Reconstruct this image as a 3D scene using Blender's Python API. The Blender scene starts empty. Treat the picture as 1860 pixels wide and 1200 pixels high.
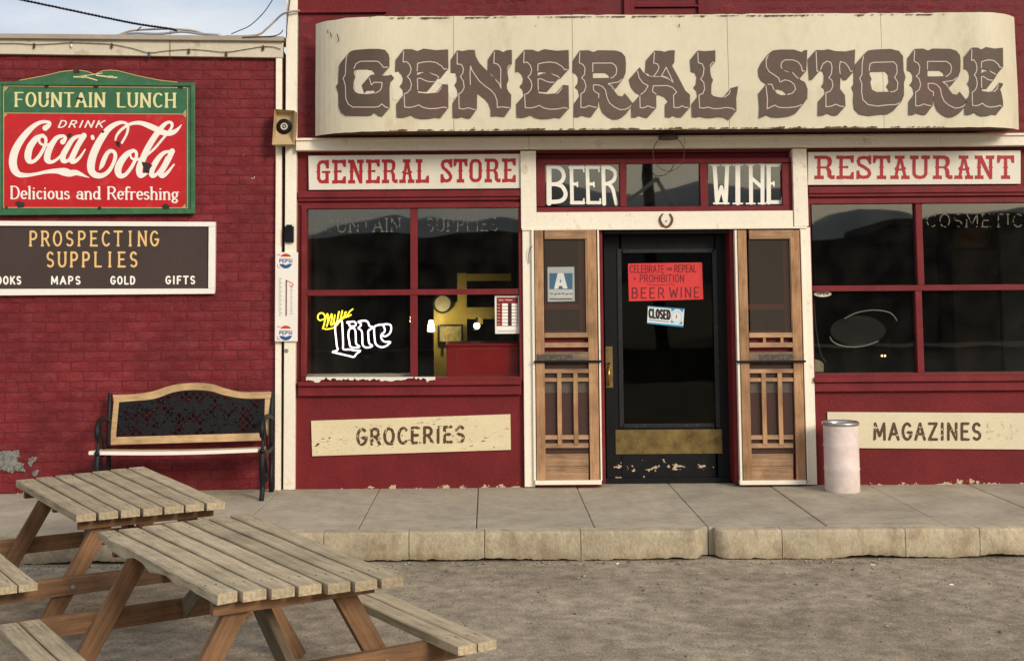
import bpy, math, random
import numpy as np
from mathutils import Vector, noise
random.seed(7); rng = np.random.default_rng(7)
C = bpy.context.scene.collection
S = bpy.context.scene

# ---------------------------------------------------------------- camera
F = 2322.0; TH = math.radians(4.8); PH = .007
CX = 885.0; CY = 520 - F*math.tan(TH)
CAM = np.array([0, -10.8, 1.663]); GZ = -.202
f_ = np.array([0, math.cos(TH), math.sin(TH)]); u0 = np.array([0, -math.sin(TH), math.cos(TH)]); r0 = np.array([1., 0, 0])
U = u0*math.cos(PH) + r0*math.sin(PH); R = r0*math.cos(PH) - u0*math.sin(PH)
cam = bpy.data.cameras.new('camera'); co = bpy.data.objects.new('camera', cam); C.objects.link(co)
from mathutils import Matrix
co.matrix_world = Matrix(((R[0], U[0], -f_[0], CAM[0]), (R[1], U[1], -f_[1], CAM[1]), (R[2], U[2], -f_[2], CAM[2]), (0, 0, 0, 1)))
cam.sensor_width = 36; cam.lens = F/1860*36
cam.shift_x = (930-CX)/1860; cam.shift_y = -(600-CY)/1860
cam.clip_start = .1; cam.clip_end = 8000
S.camera = co

# ---------------------------------------------------------------- world, sun, exposure
W = bpy.data.worlds.new('World'); S.world = W; W.use_nodes = True
nt = W.node_tree; nt.nodes.clear()
N = lambda t, **k: _n(nt, t, **k)
def _n(nt, t, **k):
    n = nt.nodes.new(t)
    for a, b in k.items():
        if a.startswith('i_'):
            n.inputs[a[2:].replace('_', ' ')].default_value = b
        else: setattr(n, a, b)
    return n
SUN_EL, SUN_AZ = math.radians(24), math.radians(36)      # azimuth from -Y towards +X
sky = N('ShaderNodeTexSky'); sky.sky_type = 'NISHITA'; sky.sun_disc = False
sky.sun_elevation = SUN_EL; sky.sun_rotation = math.pi - SUN_AZ; sky.dust_density = 3
bw = N('ShaderNodeMix', data_type='RGBA'); bw.inputs[0].default_value = .25
sc_ = N('ShaderNodeVectorMath', operation='SCALE'); sc_.inputs['Scale'].default_value = .10
tcw = N('ShaderNodeTexCoord'); mpw = N('ShaderNodeMapping'); mpw.inputs['Scale'].default_value = (1.6, 1.6, 5.0)
nzw = N('ShaderNodeTexNoise'); nzw.inputs['Scale'].default_value = 1.7; nzw.inputs['Detail'].default_value = 8; nzw.inputs['Roughness'].default_value = .55
crw = N('ShaderNodeValToRGB'); crw.color_ramp.elements[0].position = .38; crw.color_ramp.elements[1].position = .62
crw.color_ramp.elements[0].color = (.30, .35, .44, 1); crw.color_ramp.elements[1].color = (.56, .56, .56, 1)
mxw = N('ShaderNodeMix', data_type='RGBA'); mxw.inputs[0].default_value = .80
bg = N('ShaderNodeBackground'); bg.inputs['Strength'].default_value = 1.0
ow = N('ShaderNodeOutputWorld')
L = nt.links.new
L(sky.outputs[0], sc_.inputs[0]); L(tcw.outputs['Generated'], mpw.inputs[0]); L(mpw.outputs[0], nzw.inputs[0]); L(nzw.outputs[0], crw.inputs[0])
L(sc_.outputs[0], mxw.inputs[6]); L(crw.outputs[0], mxw.inputs[7]); L(mxw.outputs[2], bg.inputs[0]); L(bg.outputs[0], ow.inputs[0])
sun = bpy.data.lights.new('sun', 'SUN'); sun.energy = 1.5; sun.angle = math.radians(16); sun.color = (1, .89, .74)
so = bpy.data.objects.new('sun', sun); C.objects.link(so)
sd = Vector((math.sin(SUN_AZ)*math.cos(SUN_EL), -math.cos(SUN_AZ)*math.cos(SUN_EL), math.sin(SUN_EL)))
so.rotation_euler = sd.to_track_quat('Z', 'Y').to_euler()
S.view_settings.view_transform = 'Standard'; S.view_settings.look = 'None'; S.view_settings.gamma = 1; S.view_settings.use_curve_mapping = False
S.view_settings.exposure = .70

# ---------------------------------------------------------------- photo ray helpers
def ray(px, py):
    d = f_ + (px-CX)/F*R + (CY-py)/F*U
    return d
def P(px, py, Y=0.0):
    d = ray(px, py); return CAM + (Y-CAM[1])/d[1]*d
def PZ(px, py, z):
    d = ray(px, py); return CAM + (z-CAM[2])/d[2]*d
def Pn(pts, Yf):                                # many points (n,2) on surface y = Yf(px) or constant
    pts = np.asarray(pts, float)
    d = f_[None] + (pts[:, :1]-CX)/F*R[None] + (CY-pts[:, 1:])/F*U[None]
    y = Yf(pts[:, 0]) if callable(Yf) else np.full(len(pts), Yf)
    return CAM[None] + ((y-CAM[1])/d[:, 1])[:, None]*d
AX0 = -1.73                                      # annex wall: starts here, comes nearer to the left
def Pn2(pts, y):
    pts = np.asarray(pts, float)
    d = f_[None] + (pts[:, :1]-CX)/F*R[None] + (CY-pts[:, 1:])/F*U[None]
    return CAM[None] + ((y(pts)-CAM[1])/d[:, 1])[:, None]*d
def annex_y(off=0.0):                            # closure: surface of the annex wall with offset
    def g(px, py, off=off):
        d = ray(px, py)                          # plane y = .07*(x-AX0)+off
        t = (.07*(CAM[0]-AX0)+off-CAM[1])/(d[1]-.07*d[0])
        return CAM+t*d
    return g
def An(pts, off):
    pts = np.asarray(pts, float)
    d = f_[None] + (pts[:, :1]-CX)/F*R[None] + (CY-pts[:, 1:])/F*U[None]
    t = (.07*(CAM[0]-AX0)+off-CAM[1])/(d[:, 1]-.07*d[:, 0])
    return CAM[None]+t[:, None]*d

# ---------------------------------------------------------------- materials
def srgb(h):
    h = h.lstrip('#'); v = [int(h[i:i+2], 16)/255 for i in (0, 2, 4)]
    return tuple(((c+.055)/1.055)**2.4 if c > .04 else c/12.92 for c in v)
MATS = {}
def mat(name, col, rough=.7, var=.15, scale=6, bump=0, bscale=60, metal=0, col2=None, c2=(.5, .62), c2scale=None, stretch=(1, 1, 1), rnd=0, spec=.4, fine=0, coord='Object', detail=6, stain=0, stscale=3.0):
    m = bpy.data.materials.new(name); m.use_nodes = True; nt = m.node_tree; b = nt.nodes['Principled BSDF']; L = nt.links.new
    tc = _n(nt, 'ShaderNodeTexCoord'); mp = _n(nt, 'ShaderNodeMapping'); mp.inputs['Scale'].default_value = stretch
    if coord == 'World':
        g = _n(nt, 'ShaderNodeNewGeometry'); L(g.outputs['Position'], mp.inputs[0])
    else: L(tc.outputs[coord], mp.inputs[0])
    nz = _n(nt, 'ShaderNodeTexNoise'); nz.inputs['Scale'].default_value = scale; nz.inputs['Detail'].default_value = detail; nz.inputs['Roughness'].default_value = .6
    L(mp.outputs[0], nz.inputs[0])
    mr = _n(nt, 'ShaderNodeMapRange'); mr.inputs['From Min'].default_value = .25; mr.inputs['From Max'].default_value = .75
    mr.inputs['To Min'].default_value = 1-var; mr.inputs['To Max'].default_value = 1+var; L(nz.outputs[0], mr.inputs[0])
    val = mr.outputs[0]
    if fine:
        n2 = _n(nt, 'ShaderNodeTexNoise'); n2.inputs['Scale'].default_value = scale*14; n2.inputs['Detail'].default_value = 3; L(mp.outputs[0], n2.inputs[0])
        m2 = _n(nt, 'ShaderNodeMapRange'); m2.inputs['From Min'].default_value = .3; m2.inputs['From Max'].default_value = .7
        m2.inputs['To Min'].default_value = 1-fine; m2.inputs['To Max'].default_value = 1+fine; L(n2.outputs[0], m2.inputs[0])
        mu = _n(nt, 'ShaderNodeMath', operation='MULTIPLY'); L(val, mu.inputs[0]); L(m2.outputs[0], mu.inputs[1]); val = mu.outputs[0]
    if rnd:
        oi = _n(nt, 'ShaderNodeObjectInfo'); m3 = _n(nt, 'ShaderNodeMapRange'); m3.inputs['To Min'].default_value = 1-rnd; m3.inputs['To Max'].default_value = 1+rnd
        L(oi.outputs['Random'], m3.inputs[0]); mu = _n(nt, 'ShaderNodeMath', operation='MULTIPLY'); L(val, mu.inputs[0]); L(m3.outputs[0], mu.inputs[1]); val = mu.outputs[0]
    if stain:
        g5 = _n(nt, 'ShaderNodeNewGeometry'); n5 = _n(nt, 'ShaderNodeTexNoise'); n5.inputs['Scale'].default_value = stscale; n5.inputs['Detail'].default_value = 5; n5.inputs['Roughness'].default_value = .62; L(g5.outputs['Position'], n5.inputs[0])
        m5 = _n(nt, 'ShaderNodeMapRange'); m5.inputs['From Min'].default_value = .34; m5.inputs['From Max'].default_value = .62; m5.inputs['To Min'].default_value = 1-stain; m5.inputs['To Max'].default_value = 1+stain*.25; L(n5.outputs[0], m5.inputs[0])
        mu = _n(nt, 'ShaderNodeMath', operation='MULTIPLY'); L(val, mu.inputs[0]); L(m5.outputs[0], mu.inputs[1]); val = mu.outputs[0]
    cc = None
    if col2 is not None:
        n3 = _n(nt, 'ShaderNodeTexNoise'); n3.inputs['Scale'].default_value = c2scale or scale*2.3; n3.inputs['Detail'].default_value = 7; n3.inputs['Roughness'].default_value = .65; L(mp.outputs[0], n3.inputs[0])
        cr = _n(nt, 'ShaderNodeMapRange'); cr.inputs['From Min'].default_value = c2[0]; cr.inputs['From Max'].default_value = c2[1]; L(n3.outputs[0], cr.inputs[0])
        mx = _n(nt, 'ShaderNodeMix', data_type='RGBA'); mx.inputs[6].default_value = (*col, 1); mx.inputs[7].default_value = (*col2, 1); L(cr.outputs[0], mx.inputs[0]); cc = mx.outputs[2]
    sc = _n(nt, 'ShaderNodeVectorMath', operation='SCALE'); sc.inputs[0].default_value = col
    if cc: L(cc, sc.inputs[0])
    L(val, sc.inputs['Scale']); L(sc.outputs[0], b.inputs['Base Color'])
    b.inputs['Roughness'].default_value = rough; b.inputs['Metallic'].default_value = metal; b.inputs['Specular IOR Level'].default_value = spec
    if bump:
        n4 = _n(nt, 'ShaderNodeTexNoise'); n4.inputs['Scale'].default_value = bscale; n4.inputs['Detail'].default_value = 5; L(mp.outputs[0], n4.inputs[0])
        bp = _n(nt, 'ShaderNodeBump'); bp.inputs['Strength'].default_value = 1; bp.inputs['Distance'].default_value = bump; L(n4.outputs[0], bp.inputs['Height']); L(bp.outputs[0], b.inputs['Normal'])
    MATS[name] = m; return m
def emit(name, col, s):
    m = bpy.data.materials.new(name); m.use_nodes = True; nt = m.node_tree; nt.nodes.clear()
    e = _n(nt, 'ShaderNodeEmission'); e.inputs[0].default_value = (*col, 1); e.inputs[1].default_value = s
    o = _n(nt, 'ShaderNodeOutputMaterial'); nt.links.new(e.outputs[0], o.inputs[0]); return m
def glassmat(name, refl=.12, dirt=.03, tint=.8):
    m = bpy.data.materials.new(name); m.use_nodes = True; nt = m.node_tree; nt.nodes.clear(); L = nt.links.new
    t = _n(nt, 'ShaderNodeBsdfTransparent'); t.inputs[0].default_value = (tint, tint, tint*.97, 1)
    g = _n(nt, 'ShaderNodeBsdfGlossy'); g.inputs['Roughness'].default_value = .015; g.inputs[0].default_value = (.98, .97, .86, 1)
    tc = _n(nt, 'ShaderNodeTexCoord'); nb = _n(nt, 'ShaderNodeTexNoise'); nb.inputs['Scale'].default_value = 1.3; nb.inputs['Detail'].default_value = 1
    L(tc.outputs['Object'], nb.inputs[0]); bp = _n(nt, 'ShaderNodeBump'); bp.inputs['Distance'].default_value = .0025; L(nb.outputs[0], bp.inputs['Height']); L(bp.outputs[0], g.inputs['Normal'])
    d = _n(nt, 'ShaderNodeBsdfDiffuse'); d.inputs[0].default_value = (.5, .47, .4, 1)
    lw = _n(nt, 'ShaderNodeLayerWeight'); lw.inputs[0].default_value = .25
    mr = _n(nt, 'ShaderNodeMapRange'); mr.inputs['To Min'].default_value = refl; mr.inputs['To Max'].default_value = .9; L(lw.outputs['Fresnel'], mr.inputs[0])
    mr.inputs['From Min'].default_value = .0
    lw.inputs[0].default_value = .1
    m1 = _n(nt, 'ShaderNodeMixShader'); L(mr.outputs[0], m1.inputs[0]); L(t.outputs[0], m1.inputs[1]); L(g.outputs[0], m1.inputs[2])
    n2 = _n(nt, 'ShaderNodeTexNoise'); n2.inputs['Scale'].default_value = 5; n2.inputs['Detail'].default_value = 6; L(tc.outputs['Object'], n2.inputs[0])
    r2 = _n(nt, 'ShaderNodeMapRange'); r2.inputs['From Min'].default_value = .4; r2.inputs['From Max'].default_value = .8; r2.inputs['To Min'].default_value = dirt*.3; r2.inputs['To Max'].default_value = dirt*2; L(n2.outputs[0], r2.inputs[0])
    m2 = _n(nt, 'ShaderNodeMixShader'); L(r2.outputs[0], m2.inputs[0]); L(m1.outputs[0], m2.inputs[1]); L(d.outputs[0], m2.inputs[2])
    o = _n(nt, 'ShaderNodeOutputMaterial'); L(m2.outputs[0], o.inputs[0]); return m

RED = (.155, .014, .017)
M_red = mat('red_wall_paint', RED, .62, .12, 2.2, .004, 45, col2=(.175, .016, .018), c2=(.45, .7), fine=.08, coord='World', spec=.22, stain=.16, stscale=1.6)
M_redbrick = mat('red_painted_brick', (.165, .0155, .019), .65, .2, 2.2, .006, 38, col2=(.205, .034, .038), c2=(.44, .74), c2scale=7, rnd=.07, fine=.12, stretch=(1, 1, 1.8), spec=.22, stain=.2, stscale=1.8, coord='World')
M_mortar = mat('red_painted_mortar', (.140, .0125, .0155), .7, .2, 5, .003, 60, coord='World')
M_redtrim = mat('red_trim_paint', (.172, .0155, .019), .55, .14, 4, .0015, 50, spec=.25, stain=.2, stscale=5, col2=(.22, .028, .028), c2=(.55, .75), fine=.08, coord='World')
M_cream = mat('cream_trim_paint', (.87, .80, .66), .5, .05, 3, .0015, 40, col2=(.58, .48, .34), c2=(.60, .74), c2scale=7, fine=.04, coord='World')
M_fascia = mat('aged_fascia_paint', (.60, .54, .42), .6, .10, 3, .002, 40, col2=(.34, .27, .19), c2=(.56, .74), c2scale=6, fine=.06, coord='World')
M_signcream = mat('aged_sign_enamel', (.68, .615, .45), .5, .07, 1.2, .001, 30, col2=(.50, .40, .25), c2=(.54, .78), c2scale=2.2, stretch=(1, 1, .6), fine=.03, coord='World')
M_rust = mat('rust', (.09, .045, .022), .85, .4, 30, .001, 90, coord='World')
M_board = mat('white_signboard', (.74, .70, .60), .5, .06, 4, .0008, 60, col2=(.55, .48, .36), c2=(.6, .8), fine=.03, coord='World')
M_boardcream = mat('weathered_cream_board', (.70, .60, .38), .65, .1, 4, .0015, 50, col2=(.36, .26, .13), c2=(.61, .70), c2scale=24, stretch=(.6, 1, 1.6), fine=.05, coord='World')
M_boardcream2 = mat('cream_board', (.68, .61, .42), .65, .07, 4, .0012, 50, col2=(.42, .33, .2), c2=(.66, .76), c2scale=12, fine=.05, coord='World')
M_brownlet = mat('faded_brown_lettering', (.098, .072, .050), .6, .18, 2.5, 0, col2=(.120, .066, .052), c2=(.4, .65), c2scale=3, fine=.08, coord='World')
M_linelet = mat('pale_letter_outline', (.58, .49, .42), .6, .08, 8, 0, coord='World')
M_ghost = mat('paler_cream_touch_up', (.70, .64, .50), .6, .08, 10, 0, coord='World')
M_redlet = mat('red_lettering', (.40, .012, .02), .5, .12, 10, 0, coord='World')
M_darklet = mat('dark_brown_lettering', (.085, .045, .018), .6, .2, 20, 0, col2=(.25, .17, .09), c2=(.6, .75), c2scale=60, coord='World')
M_whitelet = mat('white_lettering', (.90, .88, .78), .55, .06, 10, 0, coord='World')
M_goldlet = mat('pale_gold_lettering', (.76, .50, .20), .5, .1, 10, 0, coord='World')
M_yellet = mat('pale_yellow_lettering', (.72, .66, .33), .4, .08, 10, 0, coord='World')
M_green = mat('green_enamel', (.035, .13, .055), .28, .2, 6, 0, col2=(.06, .17, .09), c2=(.5, .7), coord='World')
M_colared = mat('red_enamel', (.50, .012, .016), .25, .10, 4, 0, col2=(.55, .05, .05), c2=(.55, .75), coord='World')
M_goldline = mat('gold_line', (.50, .36, .14), .4, .1, 8, 0, coord='World')
M_chip = mat('chipped_enamel', (.035, .022, .02), .8, .3, 40, 0, coord='World')
M_brownboard = mat('dark_brown_board', (.050, .031, .026), .55, .12, 4, .0006, 60, fine=.06, coord='World')
M_white = mat('white_gloss', (.84, .80, .72), .45, .04, 5, .0006, 50, coord='World')
M_black = mat('black_paint', (.007, .0075, .009), .45, .3, 10, .0008, 40, coord='World', spec=.2)
M_iron = mat('black_cast_iron', (.007, .008, .010), .5, .3, 20, .002, 60, spec=.3)
M_brass = mat('tarnished_brass', (.24, .17, .06), .42, .3, 7, .001, 40, metal=.65, col2=(.14, .095, .035), c2=(.45, .65), c2scale=12, coord='World')
M_goldbrass = mat('brass_handle', (.55, .33, .08), .25, .1, 20, 0, metal=.9)
M_steel = mat('galvanised_rim', (.45, .44, .42), .35, .1, 20, 0, metal=.8)
M_barrel = mat('pale_pink_barrel_paint', (.76, .64, .59), .55, .05, 3, .003, 9, stretch=(1, 1, 3), col2=(.68, .54, .48), c2=(.52, .76), c2scale=5, fine=.05, spec=.25, stain=.12, stscale=7)
M_dark = mat('dark_interior', (.010, .009, .008), .9, .2, 3, 0)
M_void = mat('black_interior', (.006, .006, .006), .95, .2, 3, 0)
M_yellowwall = mat('yellow_interior_wall', (.42, .33, .075), .8, .12, 3, .001, 20)
M_redcounter = mat('red_counter_paint', (.55, .020, .032), .4, .1, 5, 0)
M_concrete = mat('sidewalk_concrete', (.44, .39, .295), .85, .10, 1.1, .0012, 130, col2=(.36, .305, .225), c2=(.44, .72), c2scale=2.4, rnd=.04, fine=.09, coord='World', spec=.2, stain=.14, stscale=2.2)
M_kerb = mat('worn_kerb_concrete', (.49, .415, .285), .9, .14, 3, .005, 90, col2=(.33, .255, .165), c2=(.46, .66), c2scale=6, stretch=(1.5, 1, .9), fine=.14, rnd=.07, stain=.2, stscale=5, coord='World')
def wood(name, c, c2, axis, var=.18, rnd=.10, bump=.0012, rough=.8, stain=.28, stscale=5.0):
    s = [34, 34, 34]; s[axis] = 1.6
    return mat(name, c, rough, var, 1.0, bump, 3.0, col2=c2, c2=(.42, .68), c2scale=2.2, stretch=tuple(s), rnd=rnd, fine=.07, detail=8, spec=.2, stain=stain, stscale=stscale)
M_top = wood('weathered_grey_wood', (.52, .425, .275), (.27, .205, .135), 0, rnd=.15, stain=.24, stscale=4)
M_topend = wood('weathered_plank_splintered', (.47, .40, .27), (.30, .21, .12), 0, var=.25)
M_leg = wood('brown_stained_wood', (.235, .128, .065), (.125, .07, .037), 0, rnd=.12)
M_legx = wood('greyed_brace_wood', (.19, .145, .09), (.11, .08, .05), 0)
M_pineV = wood('orange_pine_upright', (.47, .27, .14), (.29, .16, .085), 2, rnd=.08, stain=.38, stscale=3.5)
M_pineH = wood('orange_pine_crosspiece', (.45, .275, .155), (.26, .155, .09), 0, rnd=.10, stain=.4, stscale=4.5)
M_pinegrey = wood('greyed_pine', (.17, .14, .105), (.30, .17, .09), 0, rnd=.05)
M_oak = wood('pale_varnished_wood', (.62, .43, .23), (.46, .29, .14), 0, rnd=.06, stain=.3)
M_screen = bpy.data.materials.new('insect_screen'); M_screen.use_nodes = True
_b = M_screen.node_tree.nodes['Principled BSDF']; _b.inputs['Base Color'].default_value = (.085, .066, .050, 1); _b.inputs['Roughness'].default_value = .9; _b.inputs['Alpha'].default_value = .34
M_glass = glassmat('window_glass', .092, .006)
M_glass2 = glassmat('transom_glass', .105, .004)
M_glassdoor = glassmat('door_glass', .012, .001)
# ground: packed grit over asphalt
def groundmat():
    m = bpy.data.materials.new('gritty_asphalt'); m.use_nodes = True; nt = m.node_tree; b = nt.nodes['Principled BSDF']; L = nt.links.new
    g = _n(nt, 'ShaderNodeNewGeometry')
    def nz(s, d=6, r=.6):
        n = _n(nt, 'ShaderNodeTexNoise'); n.inputs['Scale'].default_value = s; n.inputs['Detail'].default_value = d; n.inputs['Roughness'].default_value = r; L(g.outputs['Position'], n.inputs[0]); return n.outputs[0]
    def ramp(x, a, bq, c1, c2):
        r = _n(nt, 'ShaderNodeValToRGB'); r.color_ramp.elements[0].position = a; r.color_ramp.elements[1].position = bq
        r.color_ramp.elements[0].color = (*c1, 1); r.color_ramp.elements[1].color = (*c2, 1); L(x, r.inputs[0]); return r.outputs[0]
    base = ramp(nz(1.3, 8), .35, .68, (.285, .240, .176), (.43, .372, .28))
    fine = ramp(nz(70, 4, .7), .34, .68, (.62, .61, .60), (1.36, 1.35, 1.33))
    mid = ramp(nz(9, 5), .35, .7, (.70, .69, .68), (1.22, 1.21, 1.19))
    m1 = _n(nt, 'ShaderNodeMix', data_type='RGBA', blend_type='MULTIPLY'); m1.inputs[0].default_value = 1; L(base, m1.inputs[6]); L(fine, m1.inputs[7])
    m2 = _n(nt, 'ShaderNodeMix', data_type='RGBA', blend_type='MULTIPLY'); m2.inputs[0].default_value = 1; L(m1.outputs[2], m2.inputs[6]); L(mid, m2.inputs[7])
    # oily stain with its own ragged shape near the kerb at right
    vs_ = _n(nt, 'ShaderNodeVectorMath', operation='SUBTRACT'); c0 = PZ(1603, 1086, GZ); vs_.inputs[1].default_value = (c0[0], c0[1], GZ); L(g.outputs['Position'], vs_.inputs[0])
    vm_ = _n(nt, 'ShaderNodeVectorMath', operation='MULTIPLY'); vm_.inputs[1].default_value = (2.6, 2.2, 0); L(vs_.outputs[0], vm_.inputs[0]); vl_ = _n(nt, 'ShaderNodeVectorMath', operation='LENGTH'); L(vm_.outputs[0], vl_.inputs[0])
    ad_ = _n(nt, 'ShaderNodeMath', operation='MULTIPLY_ADD'); ad_.inputs[1].default_value = 1.6; L(nz(5, 5), ad_.inputs[0]); L(vl_.outputs[1], ad_.inputs[2])
    st_ = ramp(ad_.outputs[0], .95, 1.35, (.66, .62, .58), (1, 1, 1))
    m9 = _n(nt, 'ShaderNodeMix', data_type='RGBA', blend_type='MULTIPLY'); m9.inputs[0].default_value = 1; L(m2.outputs[2], m9.inputs[6]); L(st_, m9.inputs[7]); m2 = m9
    v = _n(nt, 'ShaderNodeTexVoronoi'); v.inputs['Scale'].default_value = 42; L(g.outputs['Position'], v.inputs[0])
    sp = ramp(v.outputs['Distance'], .10, .16, (1, 1, 1), (0, 0, 0))
    k = _n(nt, 'ShaderNodeMath', operation='GREATER_THAN'); k.inputs[1].default_value = .87; sx = _n(nt, 'ShaderNodeSeparateColor'); L(v.outputs['Color'], sx.inputs[0]); L(sx.outputs[0], k.inputs[0])
    k2 = _n(nt, 'ShaderNodeMath', operation='MULTIPLY'); L(sp, k2.inputs[0]); L(k.outputs[0], k2.inputs[1])
    pc = ramp(sx.outputs[1], .35, .6, (.05, .045, .04), (.42, .38, .31))
    m3 = _n(nt, 'ShaderNodeMix', data_type='RGBA'); L(k2.outputs[0], m3.inputs[0]); L(m2.outputs[2], m3.inputs[6]); L(pc, m3.inputs[7])
    L(m3.outputs[2], b.inputs['Base Color']); b.inputs['Roughness'].default_value = .92
    bp = _n(nt, 'ShaderNodeBump'); bp.inputs['Distance'].default_value = .006; L(nz(34, 6, .7), bp.inputs['Height']); L(bp.outputs[0], b.inputs['Normal'])
    return m
M_ground = groundmat(); M_ground.node_tree.nodes['Principled BSDF'].inputs['Specular IOR Level'].default_value = .15

# ---------------------------------------------------------------- object helpers
WL = {}                                          # world location of empties / parents
def tag(o, label=None, cat=None, group=None, kind=None):
    if label: o['label'] = label
    if cat: o['category'] = cat
    if group: o['group'] = group
    if kind: o['kind'] = kind
    return o
def thing(name, loc, label=None, cat=None, group=None, kind=None, rz=0):
    o = bpy.data.objects.new(name, None); C.objects.link(o); o.location = loc; o.rotation_euler = (0, 0, rz); o.empty_display_size = .1
    WL[o] = Vector(loc); return tag(o, label, cat, group, kind)
class MB:
    def __init__(s): s.v = []; s.f = []
    def add(s, vs, fs):
        n = len(s.v); s.v += [tuple(map(float, v)) for v in vs]; s.f += [tuple(i+n for i in f) for f in fs]; return s
    def box(s, x0, x1, y0, y1, z0, z1):
        return s.add([(x0, y0, z0), (x1, y0, z0), (x1, y1, z0), (x0, y1, z0), (x0, y0, z1), (x1, y0, z1), (x1, y1, z1), (x0, y1, z1)],
                     [(0, 3, 2, 1), (4, 5, 6, 7), (0, 1, 5, 4), (1, 2, 6, 5), (2, 3, 7, 6), (3, 0, 4, 7)])
    def hexa(s, a, b):                            # two quads (lists of 4 points): front a, back b
        return s.add(list(a)+list(b), [(0, 1, 2, 3), (7, 6, 5, 4), (0, 4, 5, 1), (1, 5, 6, 2), (2, 6, 7, 3), (3, 7, 4, 0)])
    def beam(s, p, q, w, h, up=(0, 0, 1)):        # rectangular bar from p to q, w across, h along up
        p, q = Vector(p), Vector(q); d = (q-p).normalized(); upv = Vector(up); a = d.cross(upv).normalized()*w/2; b = a.cross(d).normalized()*h/2
        return s.hexa([p-a-b, p+a-b, p+a+b, p-a+b], [q-a-b, q+a-b, q+a+b, q-a+b])
    def tube(s, pts, r, n=8, closed=False, cap=True):
        pts = [Vector(p) for p in pts]; m = len(pts); rs = r if hasattr(r, '__len__') else [r]*m; base = len(s.v); prev = None
        for i, p in enumerate(pts):
            a = pts[(i-1) % m] if closed or i > 0 else pts[0]; b = pts[(i+1) % m] if closed or i < m-1 else pts[-1]
            t = (b-a).normalized() if (b-a).length > 1e-9 else Vector((0, 0, 1))
            if prev is None:
                x = t.orthogonal().normalized()
            else: x = (prev - t*prev.dot(t)).normalized()
            prev = x; y = t.cross(x)
            for k in range(n):
                an = 2*math.pi*k/n; s.v.append(tuple(p + (x*math.cos(an)+y*math.sin(an))*rs[i]))
        for i in range(m if closed else m-1):
            for k in range(n):
                a = base+i*n+k; b = base+i*n+(k+1) % n; j = (i+1) % m; c = base+j*n+(k+1) % n; d = base+j*n+k
                s.f.append((a, b, c, d))
        if cap and not closed:
            s.f.append(tuple(base+k for k in reversed(range(n)))); s.f.append(tuple(base+(m-1)*n+k for k in range(n)))
        return s
    def lathe(s, c, prof, n=32):                  # prof: (r, z) list
        base = len(s.v); m = len(prof)
        for r, z in prof:
            for k in range(n):
                a = 2*math.pi*k/n; s.v.append((c[0]+r*math.cos(a), c[1]+r*math.sin(a), c[2]+z))
        for i in range(m-1):
            for k in range(n):
                s.f.append((base+i*n+k, base+i*n+(k+1) % n, base+(i+1)*n+(k+1) % n, base+(i+1)*n+k))
        return s
    def prism(s, pts, y0, y1):                    # pts (x,z) polygon, extruded in y
        n = len(pts); base = len(s.v)
        s.v += [(x, y0, z) for x, z in pts] + [(x, y1, z) for x, z in pts]
        s.f.append(tuple(base+i for i in range(n))); s.f.append(tuple(base+n+i for i in reversed(range(n))))
        for i in range(n): j = (i+1) % n; s.f.append((base+i, base+n+i, base+n+j, base+j))
        return s
    def build(s, name, m, parent=None, bevel=0, smooth=False, local=False, rz=None, label=None, solid=0, world_rot=None):
        V = np.array(s.v); c = (V.min(0)+V.max(0))/2
        if world_rot is not None:                # keep vertices in a frame turned by world_rot about z
            pass
        me = bpy.data.meshes.new(name); me.from_pydata((V-c).tolist(), [], s.f); me.update()
        me.materials.append(m); o = bpy.data.objects.new(name, me); C.objects.link(o)
        pl = Vector((0, 0, 0)) if (parent is None or local) else WL[parent]
        o.location = Vector(c)-pl
        WL[o] = Vector(c) if not local else Vector(c)
        if parent is not None: o.parent = parent
        if smooth:
            for p in me.polygons: p.use_smooth = True
            if smooth == 'auto':
                pass
        if bevel:
            b = o.modifiers.new('bevel', 'BEVEL'); b.width = bevel; b.segments = 2; b.limit_method = 'ANGLE'
        if solid:
            b = o.modifiers.new('solid', 'SOLIDIFY'); b.thickness = solid; b.offset = 0
        if label: o['label'] = label
        return o
def pxbox(mb, x0, y0, x1, y1, Y, T=.03, A=None):  # photo rectangle standing at depth Y, T deep behind its face
    xm, ym = (x0+x1)/2, (y0+y1)/2
    X0 = P(x0, ym, Y)[0]; X1 = P(x1, ym, Y)[0]; Z1 = P(xm, y0, Y)[2]; Z0 = P(xm, y1, Y)[2]
    return mb.box(X0, X1, Y, Y+T, Z0, Z1)
def pbox(name, m, parent, x0, y0, x1, y1, Y, T=.03, bevel=.003, label=None):
    return pxbox(MB(), x0, y0, x1, y1, Y, T).build(name, m, parent, bevel=bevel, label=label)
def quad(name, m, parent, pts, Y, T, bevel=.002, label=None, A=False):   # four photo points tl,tr,br,bl
    fn = (lambda p, o: An([p], o)[0]) if A else (lambda p, o: P(p[0], p[1], o))
    a = [fn(p, Y) for p in (pts[3], pts[2], pts[1], pts[0])]
    b = [(p[0], p[1]+T, p[2]) for p in a]
    return MB().hexa(a, b).build(name, m, parent, bevel=bevel, label=label)

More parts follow.
